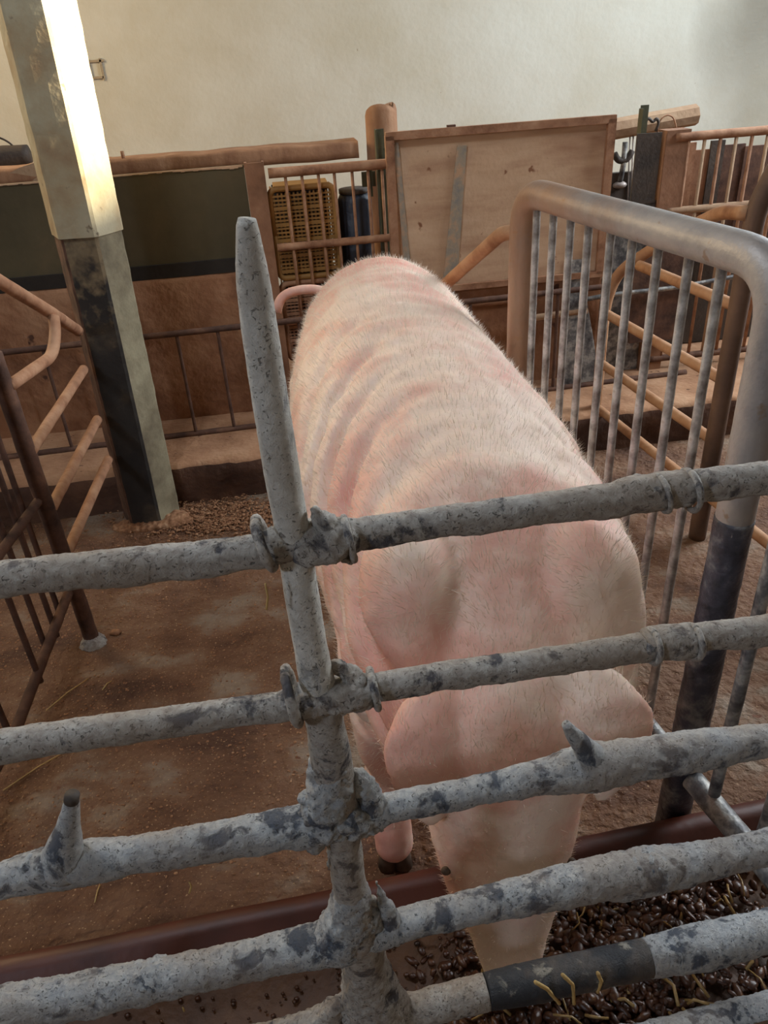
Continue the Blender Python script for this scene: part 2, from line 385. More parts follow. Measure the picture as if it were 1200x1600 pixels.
PW = (-.336, 2.93, 6.0)
pwd = Vector((math.cos(R_(6)), math.sin(R_(6)), 0)); pwn = Vector((-pwd.y, pwd.x, 0))
def quad(pts, pl, off=0):
    return [PL(x, y, pl)+pwn*off for x, y in pts]
def bar_px(x0, y0, z0, z1, pl): ...
def at_s(s, z): return Vector((PW[0], PW[1], 0))+pwd*s+Vector((0, 0, z))

# brown rendered half wall behind the low fence
WT = .725
def half_wall(s0, s1, top):
    V, F = [], []; n = 90; pr = [(0.02, LZ-.02), (0.0, .25), (.003, .4), (0, .55), (.0, top-.02), (.008, top), (.14, top), (.14, LZ-.02)]
    for i in range(n+1):
        s = s0+(s1-s0)*i/n
        for d, z in pr:
            j = noise.noise(Vector((s*4, z*5, 0)))*.012+noise.noise(Vector((s*18, z*18, 3)))*.004
            V.append(at_s(s, z)+pwn*(d+(j if d < .1 else 0)))
    k = len(pr)
    for i in range(n):
        for j in range(k-1): F.append((i*k+j, (i+1)*k+j, (i+1)*k+j+1, i*k+j+1))
    F.append(tuple(range(k))); F.append(tuple(n*k+j for j in range(k-1, -1, -1)))
    return V, F
hw = tag(obj('partition_wall', half_wall(-2.6, -.066, WT), brownwall), 'brown rendered half wall behind the low fence, under the dark olive sheet', 'wall')
hw2 = tag(obj('partition_wall', half_wall(.1, 1.27, .60), brownwall), 'brown rendered half wall under the big framed board, behind the right gate', 'wall')

# dark olive sheet on top of the half wall
t = empty('olive_sheet', at_s(-.9, WT), 'dark olive sheet panel with a pale chipped top edge, standing on the left brown wall', 'sheet')
qz = [at_s(-2.4, WT+.001), at_s(-.07, WT+.001), at_s(-.07, 1.083), at_s(-2.4, 1.083)]
obj('sheet', slab([p+pwn*.02 for p in qz], pwn, .02), darkboard, t, False)
obj('bottom_strip', slab([p+pwn*.008 for p in (at_s(-2.4, WT+.001), at_s(-.07, WT+.001), at_s(-.07, WT+.05), at_s(-2.4, WT+.05))], pwn, .012), blackstrip, t, False)  # near-black band along the bottom of the sheet
def edge_strip():
    out = []
    s = -2.4
    while s < -.085:
        w = random.uniform(.01, .03); h = random.uniform(.003, .006)
        if -.30 < s < -.02: h = .006+.02*abs(noise.noise(Vector((s*22, 1, 0))))
        out.append(box(at_s(min(s+w/2, -.071-w/2), 1.083-h/2+.001)+pwn*.018, (w, .005, h), 6)); s += w
    return join(*out)
obj('chipped_top_edge', edge_strip(), boardm, t, False)

# upright I shaped post at the end of the sheet
def upright_strip():
    s = -.034
    return join(box(at_s(s, .635), (.068, .012, .91), 6), box(at_s(s-.030, .635)+pwn*.02, (.008, .05, .91), 6), box(at_s(s+.030, .635)+pwn*.02, (.008, .05, .91), 6))
tag(obj('upright_post', upright_strip(), brownpost, None, False), 'reddish brown flat steel post between the olive sheet and the barred gate', 'post')

# ---- barred gate of the back pen, left of the board
def rail_between(p, q, r, mat, parent, name='rail', seg=12, amp=.03, step=.02):
    return obj(name, tube([p, q], r, seg, amp, 40, step), mat, parent)
g = empty('barred_gate', at_s(.3, LZ), 'rust brown barred gate in front of the yellow crate', 'gate')
p1 = at_s(.012, 1.052); p2 = at_s(.47, 1.052)
rail_between(p1, p2, .017, rust, g, 'top_rail')
rail_between(at_s(.012, .80), at_s(.47, .80), .014, rust, g, 'middle_rail')
rail_between(at_s(.012, .52), at_s(.9, .52), .013, rust, g, 'bottom_rail')
for px in (445, 471, 497, 522, 550, 575, 597):
    p = PL(px, 270, PW)
    rail_between(Vector((p.x, p.y, .52)), Vector((p.x, p.y, 1.045)), .0055, rust, g, 'bar', 8, 0, None)

# ---- yellow perforated crate on its side behind the gate
def crate(cx0, cx1, z0, z1, off, name, mat, label):
    t = empty(name, at_s((cx0+cx1)/2, z0)+pwn*off, label, 'crate')
    w, h = cx1-cx0, z1-z0
    nx, nz = 14, int(14*h/w*1.05)
    out = []
    bw = w/(nx+2)
    c = lambda u, v: at_s(cx0+u, z0+v)+pwn*off
    for i in range(nx+1):
        out.append(box(c(bw+i*bw, h/2)+pwn*.004, (bw*.42, .006, h-.03), 6))
    hb = (h-.05)/nz
    for j in range(nz+1):
        out.append(box(c(w/2, .025+j*hb), (w-.02, .008, hb*.42 if j % 4 else hb*.9), 6))
    obj('mesh_face', join(*out), mat, t, False)
    rim = rounded([c(0, h/2)+pwn*0, c(0, h), c(w, h), c(w, 0), c(0, 0), c(0, h/2)], .03)
    obj('rim', tube(rim, .011, 8), mat, t)
    obj('side_wall', join(box(c(w-.004, h/2)+pwn*.10, (.006, .19, h-.03), 6), box(c(.004, h/2)+pwn*.10, (.006, .19, h-.03), 6), box(c(w/2, h-.004)+pwn*.10, (w-.03, .19, .006), 6),
                          box(c(w/2, .004)+pwn*.10, (w-.03, .19, .006), 6)), mat, t, False)
    obj('back', box(c(w/2, h/2)+pwn*.195, (w-.02, .006, h-.02), 6), blacksteel, t, False)  # dark colour stands for the shade inside the crate
    return t
crate(.006, .238, .68, .995, .03, 'plastic_crate', yellowp, 'yellow perforated plastic crate standing behind the barred gate')
crate(.006, .238, .36, .66, .03, 'plastic_crate', rust, 'brown dusty ribbed crate underneath the yellow crate')
obj_ = tag(obj('support_block', box(at_s(.122, .258)+pwn*.13, (.2, .2, .186), 6), brownwall, None, False), 'brown dusty block under the two stacked crates', 'block')

# dark blue covered barrel right of the crates
def lump(c, s, seed, amp=.12, ns=6, n=4):
    V, F = ico((0, 0, 0), 1, (1, 1, 1), n); out = []
    for v in V:
        h = 1+amp*noise.noise(v*1.6+Vector((seed, 0, 0)))+amp*.5*noise.noise(v*ns+Vector((0, seed, 0)))
        out.append(Vector(c)+Vector((v.x*s[0]*h, v.y*s[1]*h, v.z*s[2]*h)))
    return out, F
dc = at_s(.318, LZ)+pwn*.11
dr = empty('plastic_drum', dc, 'dark blue plastic drum behind the barred gate, right of the yellow crate', 'drum')
obj('body', tube([dc+Vector((0, 0, z)) for z in (0, .02, .25, .27, .29, .52, .54, .56, .76, .79)], [.058, .064, .064, .068, .064, .064, .068, .064, .064, .05], 24), navy, dr)
obj('lid', tube([dc+Vector((0, 0, .785)), dc+Vector((0, 0, .80))], .056, 24), blacksteel, dr)

# green angle post and its hinge plates
gp = empty('angle_post', at_s(.40, LZ), 'thin olive green angle post rising behind the barred gate', 'post')
gpx = at_s(.405, 0)+pwn*.05
obj('post', join(box(gpx+Vector((0, 0, .66)), (.006, .035, 1.0), 6), box(gpx+Vector((.014, .015, .66)), (.03, .006, 1.0), 6)), greenpost, gp, False)
obj('hinge_plate', join(box(gpx+Vector((-.035, 0, 1.0)), (.05, .01, .05), 6), box(gpx+Vector((-.03, 0, .985)), (.012, .012, .09), 30)), greenpost, gp, False)
obj('latch_ring', tube(rounded([gpx+Vector((.03, 0, 1.10)), gpx+Vector((.05, 0, 1.07)), gpx+Vector((.06, 0, 1.02))], .02), .008), greenpost, gp)

# long timber beam / low wall line behind
PB = (PW[0], PW[1]+.30, 6.0)
def wide_beam():
    q = [PL(-150, 272, PB), PL(560, 227, PB)]
    a, b = q; a.z = b.z = 0
    d = (b-a); L = d.length; d.normalize()
    V, F = [], []; n = 60
    pr = [(0, 1.045), (0, 1.07), (.004, 1.095), (.01, 1.103), (.16, 1.103), (.16, 1.045)]
    for i in range(n+1):
        s = L*i/n
        for (u, z) in pr:
            j = noise.noise(Vector((s*7, z*20, 1)))*.006
            V.append(a+d*s+pwn*(u+j)+Vector((0, 0, z+j*.7)))
    k = len(pr)
    for i in range(n):
        for j in range(k): F.append((i*k+j, (i+1)*k+j, (i+1)*k+(j+1) % k, i*k+(j+1) % k))
    F.append(tuple(range(k-1, -1, -1))); F.append(tuple(n*k+j for j in range(k)))
    return V, F
bm_ = empty('timber_beam', PL(300, 240, PB)+pwn*.08, 'long dusty timber beam running along behind the olive sheet', 'beam')
bm_.location.z = LZ
obj('beam', wide_beam(), postwood, bm_, True)
for px in (-60, 130, 330):
    p = PL(px, 300, PB)+pwn*.08
    obj('support', box((p.x, p.y, .607), (.1, .1, .88), 6), postwood, bm_, False)
# short peg on the beam
p = PL(183, 240, PB); tag(obj('peg', tube([Vector((p.x, p.y+.07, 1.10)), Vector((p.x, p.y+.07, 1.128))], .007), postwood), 'small wooden peg standing on the long beam near the column', 'peg')

# big round topped timber post
def big_post():
    pts = []; V, F = [], []
    a = PL(597, 200, PB); b = PL(597, 420, PB)
    cx, cy = a.x, a.y+.08
    zs = [LZ]+[.2+.05*i for i in range(20)]+[1.19, 1.205, 1.212]
    n = 24
    for i, z in enumerate(zs):
        r = .068-(z*.004); f = 1 if z < 1.2 else (.93 if z < 1.21 else .8)
        for k in range(n):
            an = 2*math.pi*k/n
            rr = r*f*(1+.05*noise.noise(Vector((math.cos(an)*2, math.sin(an)*2, z*3))))
            V.append(Vector((cx+rr*math.cos(an), cy+rr*math.sin(an), z+(.012*math.sin(an*1.5+1) if z > 1.15 else 0))))
        if i:
            o = (i-1)*n
            for k in range(n): F.append((o+k, o+(k+1) % n, o+n+(k+1) % n, o+n+k))
    F.append(tuple((len(zs)-1)*n+k for k in range(n)))
    return V, F
tag(obj('timber_post', big_post(), postwood), 'thick brown timber post with a chipped top, just left of the framed board', 'post')

# ---- framed board
bq = lambda x, y: PL(x, y, PW)-pwn*.03
fb = empty('framed_board', at_s(.84, .5)-pwn*.03, 'large tan dusty board in an angle iron frame behind the pig', 'board')
tl, tr = bq(600, 213), bq(957, 185); tl.z = tr.z = 1.142
bl, br = tl.copy(), tr.copy(); bl.z = br.z = .60
def panel_grid():
    V, F = [], []; nx, nz = 40, 30
    for j in range(nz+1):
        for i in range(nx+1):
            p = bl.lerp(br, i/nx); p.z = .60+.54*j/nz
            V.append(p+pwn*(.012+.004*noise.noise(Vector((i*.15, j*.2, 0)))))
    for j in range(nz):
        for i in range(nx): F.append((j*(nx+1)+i, j*(nx+1)+i+1, (j+1)*(nx+1)+i+1, (j+1)*(nx+1)+i))
    return V, F
obj('panel', panel_grid(), boardm, fb)
obj('panel_back', slab([bl+pwn*.018, br+pwn*.018, tr+pwn*.018, tl+pwn*.018], pwn, .006), boardm, fb, False)
def frame_bar(p, q, w, nm):
    d = (q-p); mid = (p+q)/2
    if abs(d.z) < .1: return obj(nm, join(box(mid+pwn*.0, (d.length, .018, w), 6)), brownpost if False else rust, fb, False)
    return obj(nm, box(mid, (w, .018, d.length), 6), rust, fb, False)
frame_bar(tl, tr, .026, 'frame_top'); frame_bar(bl, br, .022, 'frame_bottom'); frame_bar(tl+pwd*.014, bl+pwd*.014, .030, 'frame_side'); frame_bar(tr-pwd*.014, br-pwd*.014, .030, 'frame_side')
# grey flat bars showing through the dust
def stripe(x0, x1, y0_, y1_, x2, x3, off):
    q = [bq(x2, y1_), bq(x3, y1_), bq(x1, y0_), bq(x0, y0_)]
    return slab([p+pwn*off for p in q], pwn, .004)
obj('grey_streak', stripe(613, 621, 222, 430, 632, 642, .006), greym, fb, False)
obj('grey_streak', stripe(712, 727, 226, 440, 690, 712, .004), greym, fb, False)
p = bq(703, 202); obj('top_bolt', box(Vector((p.x, p.y, 1.158))+pwn*.01, (.03, .015, .008), 6), darkrust, fb, False)

# ---- low fence on the ledge in front of the half wall
FF = (-.93, 2.70, 8.0)
ffd = Vector((math.cos(R_(8)), math.sin(R_(8)), 0))
def ff(x, y): return PL(x, y, FF)
ztop = ff(350, 513).z; zbot = ff(350, 672).z
lf = empty('low_fence', ff(345, 672), 'low dark rusted fence of thin bars standing on the ledge', 'fence')
A, B = ff(-60, 560), ff(1010, 452)
def fr(x, z): # point on fence plane by world x
    s = (x-FF[0])/ffd.x; return Vector((x, FF[1]+s*ffd.y, z))
rail_between(fr(-1.9, ztop), fr(.95, ztop), .011, darkrust, lf, 'top_rail', amp=.12)
rail_between(fr(-1.9, zbot), fr(1.3, zbot), .012, darkrust, lf, 'bottom_rail', amp=.12)
for px in (-30, 62, 213, 277, 342, 406, 470, 536, 602, 668, 735, 802, 868, 935):
    x = ff(px, 530).x
    rail_between(fr(x, zbot), fr(x, ztop), .0065, darkrust, lf, 'bar', 8, .1, .02)
for x in (-1.88, -.9, .1, 1.0):
    rail_between(fr(x, LZ-.005), fr(x, zbot), .009, darkrust, lf, 'foot', 8, 0, None)

# pale pipe and dark bits below the board (right of the pig)
rail_between(PL(800, 497, PW)-pwn*.035, PL(912, 481, PW)-pwn*.035, .013, beamm, None, 'pipe').name = 'water_pipe'
tag(bpy.data.objects['water_pipe'], 'pale dusty pipe running along below the framed board, seen through the gate bars', 'pipe')
# leaning grey sheet with a curved edge
gs = [at_s(1.10, LZ)-pwn*.06, at_s(1.27, LZ)-pwn*.06, at_s(1.235, .35)-pwn*.04, at_s(1.2, .5)-pwn*.03, at_s(1.19, .66)-pwn*.02, at_s(1.12, .66)-pwn*.02]
tag(obj('metal_sheet', slab(gs, -pwn, .006), galv_low, None, False), 'grey curved metal sheet leaning by the right end of the framed board', 'sheet')

# ---- back right: post, plates, barred fence, tan beam, cord
t = empty('steel_post', at_s(1.47, LZ), 'brown box steel post carrying the back right barred fence', 'post')
q0, q1 = PL(1028, 330, PW), PL(1060, 330, PW)
obj('shaft', box(((q0.x+q1.x)/2, (q0.y+q1.y)/2+.03, (1.086+LZ)/2), (q1.x-q0.x+.01, .07, 1.086-LZ), 6), brownpost, t, False)
q0, q1 = PL(992, 250, PW), PL(1030, 250, PW)
obj('side_plate', slab([Vector((q0.x, q0.y, .84)), Vector((q1.x, q1.y, .84)), Vector((q1.x, q1.y, 1.083)), Vector((q0.x, q0.y, 1.083))], pwn, .006), blacksteel, t, False)
t2 = PL(1000, 200, (PW[0], PW[1]+.06, 6))
tag(obj('angle_post', join(box((t2.x, t2.y, .66), (.006, .035, 1.0), 6), box((t2.x+.015, t2.y+.015, .665), (.03, .006, 1.01), 6)), greenpost, None, False), 'thin olive green angle post rising beside the brown steel plate at back right', 'post')
bpy.data.objects[-1] if False else None
# grey low panel between board and post
q0, q1 = PL(952, 300, PW), PL(1030, 292, PW)
tag(obj('sheet_metal_screen', slab([Vector((q0.x, q0.y+.02, LZ)), Vector((q1.x, q1.y+.02, LZ)), Vector((q1.x, q1.y+.02, .845)), Vector((q0.x, q0.y+.02, .845))], pwn, .01), galv_low, None, False),
    'grey brown sheet metal screen between the framed board and the box post', 'screen')
# tan beam behind with cord
PC = (PW[0], PW[1]+.35, 6.0)
q0, q1 = PL(930, 190, PC), PL(1086, 187, PC)
def tan_beam():
    return tube([Vector((q0.x-.3, q0.y-.02, 1.035)), Vector((q1.x, q1.y, 1.10))], .04, 8, .03, 8, .05)
tb = empty('timber_beam', (q1.x-.3, q1.y, LZ), 'pale tan timber beam end at the back right, looped with cord', 'beam')
obj('beam', tan_beam(), beamm, tb, False)
obj('support', box((q1.x-.55, q1.y, .6), (.08, .08, .9), 6), beamm, tb, False)
cp = lambda x, y: PL(x, y, (PC[0], PC[1]-.07, 6))
tag(obj('cord', tube(rounded([cp(1027, 212), cp(1029, 190), cp(1042, 178), cp(1054, 184), cp(1058, 210)], .03), .003, 8), rust), 'thin cord looped over the tan beam at back right', 'cord')
tag(obj('cable', tube(rounded([cp(1008, 190), cp(1014, 184), cp(1020, 192), cp(1026, 184), cp(1030, 192), cp(1024, 205)], .02), .006, 8), blacksteel), 'dark cable curled on the tan beam beside the olive angle post', 'cable')
# drinker valve and rods between board and post
dv = empty('drinker_valve', PL(972, 300, PC), 'grey metal water valve with rods behind the framed board edge', 'valve'); dv.location.z = .9
vp = lambda x, y: PL(x, y, PC)
obj('pipe', tube([vp(977, 222), vp(974, 258), vp(967, 292)], .011), galv_low, dv)
obj('elbow', tube(rounded([vp(960, 240), vp(966, 252), vp(980, 250), vp(988, 235)], .02), .013), blacksteel, dv)
obj('flange', ico(vp(968, 289), .022, (1.4, .8, .7), 2), galv, dv)
for a in (985, 990): obj('rod', tube([vp(a, 200), vp(a-5, 330)], .003, 6), galv, dv)
obj('bracket', box(vp(972, 300)+Vector((0, .02, -.1)), (.16, .03, .35), 6), blacksteel, dv, False)

# barred fence at the back right
bf = empty('barred_fence', at_s(1.8, LZ), 'dusty grey brown barred fence along the back right pen', 'fence')
zt = PL(1080, 213, PW).z
rb = lambda px, y=260: PL(px, y, PW)
pa, pb = rb(1055, 215), rb(1300, 190)
rail_between(Vector((pa.x, pa.y, zt)), Vector((pa.x+1.2*pwd.x, pa.y+1.2*pwd.y, zt)), .016, rust, bf, 'top_rail')
zm = PL(1080, 327, PW).z
rail_between(Vector((pa.x, pa.y, zm)), Vector((pa.x+1.2*pwd.x, pa.y+1.2*pwd.y, zm)), .014, beamm, bf, 'middle_rail')
zl = PL(1080, 560, PW).z
rail_between(Vector((pa.x, pa.y, .21)), Vector((pa.x+1.2*pwd.x, pa.y+1.2*pwd.y, .21)), .014, darkrust, bf, 'bottom_rail')
for i in range(15):
    p = rb(1071)+pwd*(.062*i)
    rail_between(Vector((p.x, p.y, .2)), Vector((p.x, p.y, zt)), .007, beamm if i % 2 else rust, bf, 'bar', 8, 0, None)
# brown sheets behind the fence, boards standing side by side
for i, (xa, xb, hh, mm) in enumerate(((1062, 1084, 1.02, rust), (1084, 1107, .99, brownpost), (1107, 1128, 1.02, blacksteel), (1128, 1160, 1.0, darkrust), (1160, 1230, .99, darkrust))):
    pl = (PW[0], PW[1]+.16+.006*(i % 2), 6)
    q0, q1 = PL(xa, 260, pl), PL(xb, 260, pl)
    tag(obj('upright_board', slab([Vector((q0.x, q0.y, .60)), Vector((q1.x, q1.y, .60)), Vector((q1.x, q1.y, hh)), Vector((q0.x, q0.y, hh))], pwn, .012), mm, None, False),
        ['rust brown upright board behind the back right bars, nearest the box post', 'second upright board from the box post, reddish brown, behind the back right bars', 'near black upright board behind the back right bars',
         'dark brown upright board behind the back right bars, right of the near black one', 'wide dark brown upright board at the right edge behind the back right bars'][i], 'board', 'upright boards behind the back right bars')
# back of the neighbouring pen, its shade put into the dark colour
tag(obj('partition_wall', box(at_s(2.15, .40)+pwn*.30, (1.75, .1, .46), 6), blacksteel, None, False), 'dark low wall under the upright boards at back right', 'wall')
# brown patch of wall right of the navy gap
tag(obj('low_board', slab([at_s(1.40, .30)+pwn*-.03, at_s(1.60, .30)+pwn*-.03, at_s(1.60, .66)+pwn*-.03, at_s(1.36, .66)+pwn*-.03], pwn, .012), darkrust, None, False), 'dark reddish board low in the pen behind the orange frame', 'board')
tag(obj('dark_infill', lump(at_s(1.34, .42)+pwn*.08, (.05, .05, .26), 9), navy), 'dark blue sack standing right of the curved grey sheet', 'infill')  # dark blue lump filling the gap beside the curved sheet
h0, h1 = PL(948, 455, PW)-pwn*.05, PL(1150, 425, PW)-pwn*.05
tag(obj('hose', tube(rounded([h0+Vector((-.12, 0, -.015)), h0, (h0+h1)/2+Vector((0, 0, -.012)), h1, h1+pwd*.4], .1), .009, 10), galv_low), 'grey water hose strung across behind the orange frame', 'hose')

# ---- white wall marks
mp_ = lambda x, y: PL(x, y, (0, YB, 0))
tag(obj('wall_bracket', join(*[box(mp_(x, y)+Vector((0, -.006, 0)), s) for x, y, s in ((120, 110, (.012, .01, .12)), (141, 108, (.012, .01, .1)), (160, 108, (.012, .01, .11)), (140, 96, (.17, .01, .012)), (140, 122, (.17, .01, .012)))]),
        plainwall, None, False), 'faint small wall bracket on the plaster just right of the column', 'bracket')

# ---- things at the far left behind the column
ps = (PW[0], PW[1]+.7, 6)
t = empty('motor', PL(20, 240, ps), 'dark old motor with a wire, on the beam behind the column at far left', 'motor')
c = PL(20, 243, ps); t.location = c
obj('housing', tube([PL(-20, 250, ps), PL(10, 246, ps), PL(46, 240, ps)], [.05, .045, .035], 14, .05, 15, .02), blacksteel, t)
obj('handle', tube([PL(0, 252, ps), PL(10, 232, ps)], .016), blacksteel, t)
obj('wire', tube(rounded([PL(-20, 210, ps), PL(10, 218, ps), PL(30, 238, ps)], .08), .004, 6), blacksteel, t)
tag(obj('support_ledge', box(PL(20, 243, ps)+Vector((0, .05, -.48)), (.7, .3, .86), 6), beamm, None, False), 'pale ledge under the old motor, behind the column at far left', 'ledge')
tag(obj('sloping_board', slab([PL(-40, 300, PB), PL(75, 292, PB), PL(60, 252, PB), PL(30, 262, PB)], pwn, .03), beamm, None, False), 'tan board sloping behind the olive sheet at far left', 'board')

# ------------------------------------------------------------------ the concrete column
cx, cy, sd = -.845, 2.34+.091, .105
def hexring(z, s, dx=0):
    return [Vector((cx+dx+s*math.cos(R_(60*k)), cy+s*math.sin(R_(60*k)), z)) for k in range(6)]
def hexcol(z0, z1, s, step=.03):
    V, F = [], []; n = max(2, int((z1-z0)/step))
    for i in range(n+1):
        z = z0+(z1-z0)*i/n; R = hexring(z, s, -.004*0)
        for k in range(6):      # two points per side, slightly rounded corners
            a, b = R[k], R[(k+1) % 6]
            for u in (.06, .35, .65, .94):
                p = a.lerp(b, u); d = Vector((p.x-cx, p.y-cy, 0)).normalized()
                V.append(p+d*.0025*noise.noise(p*25)+Vector((.018*(z/1.0), 0, 0)))
        if i:
            o = (i-1)*24
            for k in range(24): F.append((o+k, o+(k+1) % 24, o+24+(k+1) % 24, o+24+k))
    F.append(tuple(range(23, -1, -1))); F.append(tuple(n*24+k for k in range(24)))
    return V, F
ct = empty('concrete_column', (cx, cy, 0), 'slanting looking six sided concrete column, sunlit on its right face', 'column')
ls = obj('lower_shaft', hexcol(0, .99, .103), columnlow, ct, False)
ls.data.materials.append(material('mottled_concrete_side', [(.32, srgb(72, 64, 50)), (.46, srgb(116, 106, 84)), (.6, srgb(146, 138, 112)), (.75, srgb(128, 112, 86))], scale=4.5, rough=.9, bump=.5, bscale=60, dist=.002)); ls.data.materials.append(darkrust)
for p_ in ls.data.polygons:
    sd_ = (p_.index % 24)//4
    p_.material_index = 1 if sd_ in (5, 0) else (2 if sd_ in (3, 2) else 0)  # right faces paler, left faces brown, front darkest
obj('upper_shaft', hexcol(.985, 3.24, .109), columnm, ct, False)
obj('crumbled_foot', mudblob([(cx-.02, cy-.08, .0, .11, .05, .02), (cx+.09, cy-.06, .0, .07, .06, .025)], .005, .007, 70, 2), litter, ct)

# ------------------------------------------------------------------ left crate side frame
L1 = AZ(146, 1005)
dn1 = Vector((cx-.02, cy-.12, 0)); dv1 = dn1-L1; dv1.z = 0
lc = empty('crate_side_frame', L1, 'brown steel stall side frame at far left, its rungs running back to the column', 'stall frame')
obj('post', tube([L1, Vector((L1.x-.012, L1.y, .86))], .021, 14, .08, 20, .02), darkrust, lc)
obj('shoe', mudblob([(L1.x, L1.y, .0, .04, .04, .012), (L1.x, L1.y, .02, .025, .025, .02)], .005, .003), mud, lc)
ends = {0: (82, 497, 30, 603), 1: (126, 603, 62, 705), 2: (150, 688, 95, 797), 3: (173, 768, 138, 868)}
for k in range(4):
    z = PL(ends[k][2], ends[k][3], (L1.x, L1.y, 0)).z
    s = Vector((L1.x, L1.y, z)); e_ = Vector((dn1.x-.03, dn1.y-.02, z))
    if k == 0:
        path = rounded([s, PL(82, 556, (0, 1.95, 0)), PL(87, 520, (0, 2.0, 0)), PL(84, 495, (0, 2.03, 0))], .035)
    else: path = [s, e_]
    obj('rung', tube(path, .0145, 12, .05, 20, .03), rust, lc)
pipe0 = Vector((-.93, 2.33, .715))
a_ = PL(-60, 402, (0, 1.80, 0)); b_ = PL(0, 440, (0, 1.88, 0))
tp = obj('top_pipe', tube([a_, b_, PL(82, 490, (0, 2.05, 0)), PL(122, 517, (0, 2.31, 0))], .0165, 12, .05, 20, .03), rust, lc)
# lower barred part towards the camera
zb = .12
r0_ = Vector((L1.x-.01, L1.y, PL(122, 915, (L1.x, L1.y, 0)).z)); r1_ = AZ(25, 1140, .12); r2_ = r1_+(r1_-r0_)*.45; r2_.z = .12
obj('bottom_rail', tube([r0_, r1_, r2_], .0125, 12, .12, 25, .02), darkrust, lc)
for px, py in ((93, 959), (86, 985), (71, 1011), (60, 1056), (14, 1145), (-20, 1220)):
    p = AZ(px, py, .14)
    obj('bar', tube([Vector((p.x, p.y, .12)), Vector((p.x, p.y, .84))], .0075, 8, .08, 25, .03), darkrust, lc)
obj('top_rail', tube([Vector((L1.x-.012, L1.y, .845)), Vector((r1_.x, r1_.y, .845)), Vector((r2_.x, r2_.y, .845))], .018, 12, .05, 25, .03), darkrust, lc)
obj('middle_rail', tube([Vector((L1.x-.012, L1.y, .48)), Vector((r1_.x, r1_.y, .48)), Vector((r2_.x, r2_.y, .48))], .012, 12, .05, 25, .03), darkrust, lc)

# ------------------------------------------------------------------ tube behind the pig (joins the gate)
F2A = AZ(950, 650, .165)
bp0 = PL(700, 440, (0, 2.25, 0)); bp1 = PL(790, 362, (0, 1.86, 0))
lt = empty('stall_rail', Vector((bp1.x-.1, bp1.y+.2, 0)), 'tan rusty tube rising behind the pig to the far gate post', 'rail')
bp0 = PL(640, 495, (0, 2.45, 0))
obj('tube', tube(rounded([Vector((bp0.x, bp0.y, 0)), bp0, bp1+Vector((-.005, .0, .0)), bp1+Vector((.045, -.03, .0))], .03), .017, 12, .04, 20, .03), orange, lt)

# ------------------------------------------------------------------ orange frame behind the right gate
P2 = (F2A.x, F2A.y, 101.9)
of = empty('tubular_partition', Vector((F2A.x, F2A.y, 0)), 'orange brown tubular partition behind the right gate, four rails running forward', 'partition')
f2d = Vector((math.cos(R_(101.9)), math.sin(R_(101.9)), 0))
near = PL(1142, 545, P2); near.z = 0
zz = lambda x, y: PL(x, y, P2).z
z4, z3, z2, zT = zz(952, 652), zz(945, 572), zz(950, 492), zz(946, 445)
far = Vector((PL(942, 520, P2).x, PL(942, 520, P2).y, 0))
V3 = lambda p, z: Vector((p.x, p.y, z))
ha = PL(1025, 385, (F2A.x, F2A.y, 8)); hb = PL(1098, 345, (0, 2.3, 0)); hc = PL(1128, 331, (0, 2.2, 0)); hd = PL(1168, 333, (near.x, near.y, 0))
obj('hoop', tube(rounded([V3(far, 0), V3(far, z4-.0), V3(far, PL(942, 470, P2).z), PL(965, 425, (far.x, far.y, 8)), ha, hb, hc, hd], .06), .019, 14, .04, 14, .03), orange, of)
nearx = near-f2d*.02
for z_, s0 in ((z4, far), (z3, far), (z2, far)):
    e2 = near if z_ != z4 else near-f2d*.7
    obj('rail', tube([V3(s0, z_), V3(e2, z_)], .0165, 12, .04, 14, .05), orange, of)
zr = PL(1040, 432, P2).z
st = PL(1030, 428, P2)
obj('rail', tube([V3(st, zr)+f2d*.12, V3(near, zr)], .0165, 12, .04, 14, .05), orange, of)
top = PL(1178, 345, (near.x, near.y, 0))
top2 = PL(1172, 318, (near.x, near.y, 0)); top3 = PL(1215, 262, (near.x, near.y, 0))
obj('post', tube(rounded([V3(near, 0), V3(near, top2.z-.01), top3], .05), .026, 14, .03, 14, .03), material('dark_lower_post', [(.3, srgb(60, 44, 36)), (.6, srgb(110, 84, 66)), (.8, srgb(150, 112, 84))], scale=5, rough=.7, bump=.3), of)

# ------------------------------------------------------------------ right gate (big galvanised frame)
GB = AZ(1047, 1295)
PG = (GB.x, GB.y, 105.8)
gt = empty('stall_gate', GB, 'big grey galvanised gate with rounded corners and nine bars, right of the pig', 'gate')
gA = PL(818, 330, PG); gA.z = 0; gB = GB.copy()
ztg = (PL(860, 309, PG).z+PL(1012, 352, PG).z+PL(1095, 377, PG).z)/3
path = rounded([V3(gA, 0), V3(gA, ztg), V3(gB, ztg), V3(gB, 0)], .085, 9)
lowz = .55
obj('outer_tube', tube(path, .0285, 20, .02, 12, .02), galv, gt)
legm = material('dark_glossy_sleeve', [(.36, srgb(34, 34, 42)), (.52, srgb(70, 70, 80)), (.62, srgb(128, 126, 124)), (.75, srgb(166, 164, 158))], scale=16, rough=.35, bump=.6, bscale=90, dist=.0015)
obj('dark_sleeve', tube([V3(gB, 0), V3(gB, .3), V3(gB, .75)], [.0315, .031, .0293], 20, .05, 35, .008), legm, gt)  # darker sleeve over the lower part of the near leg
barm = material('mottled_galvanised_bar', [(.34, srgb(112, 104, 98)), (.48, srgb(156, 152, 148)), (.62, srgb(196, 194, 190)), (.76, srgb(150, 128, 108))], scale=28, rough=.4, bump=.5, bscale=120, metallic=.3, dist=.001)
gd = (V3(gA, 0)-V3(gB, 0)).normalized()
zbr = PL(1113, 1255, PG).z
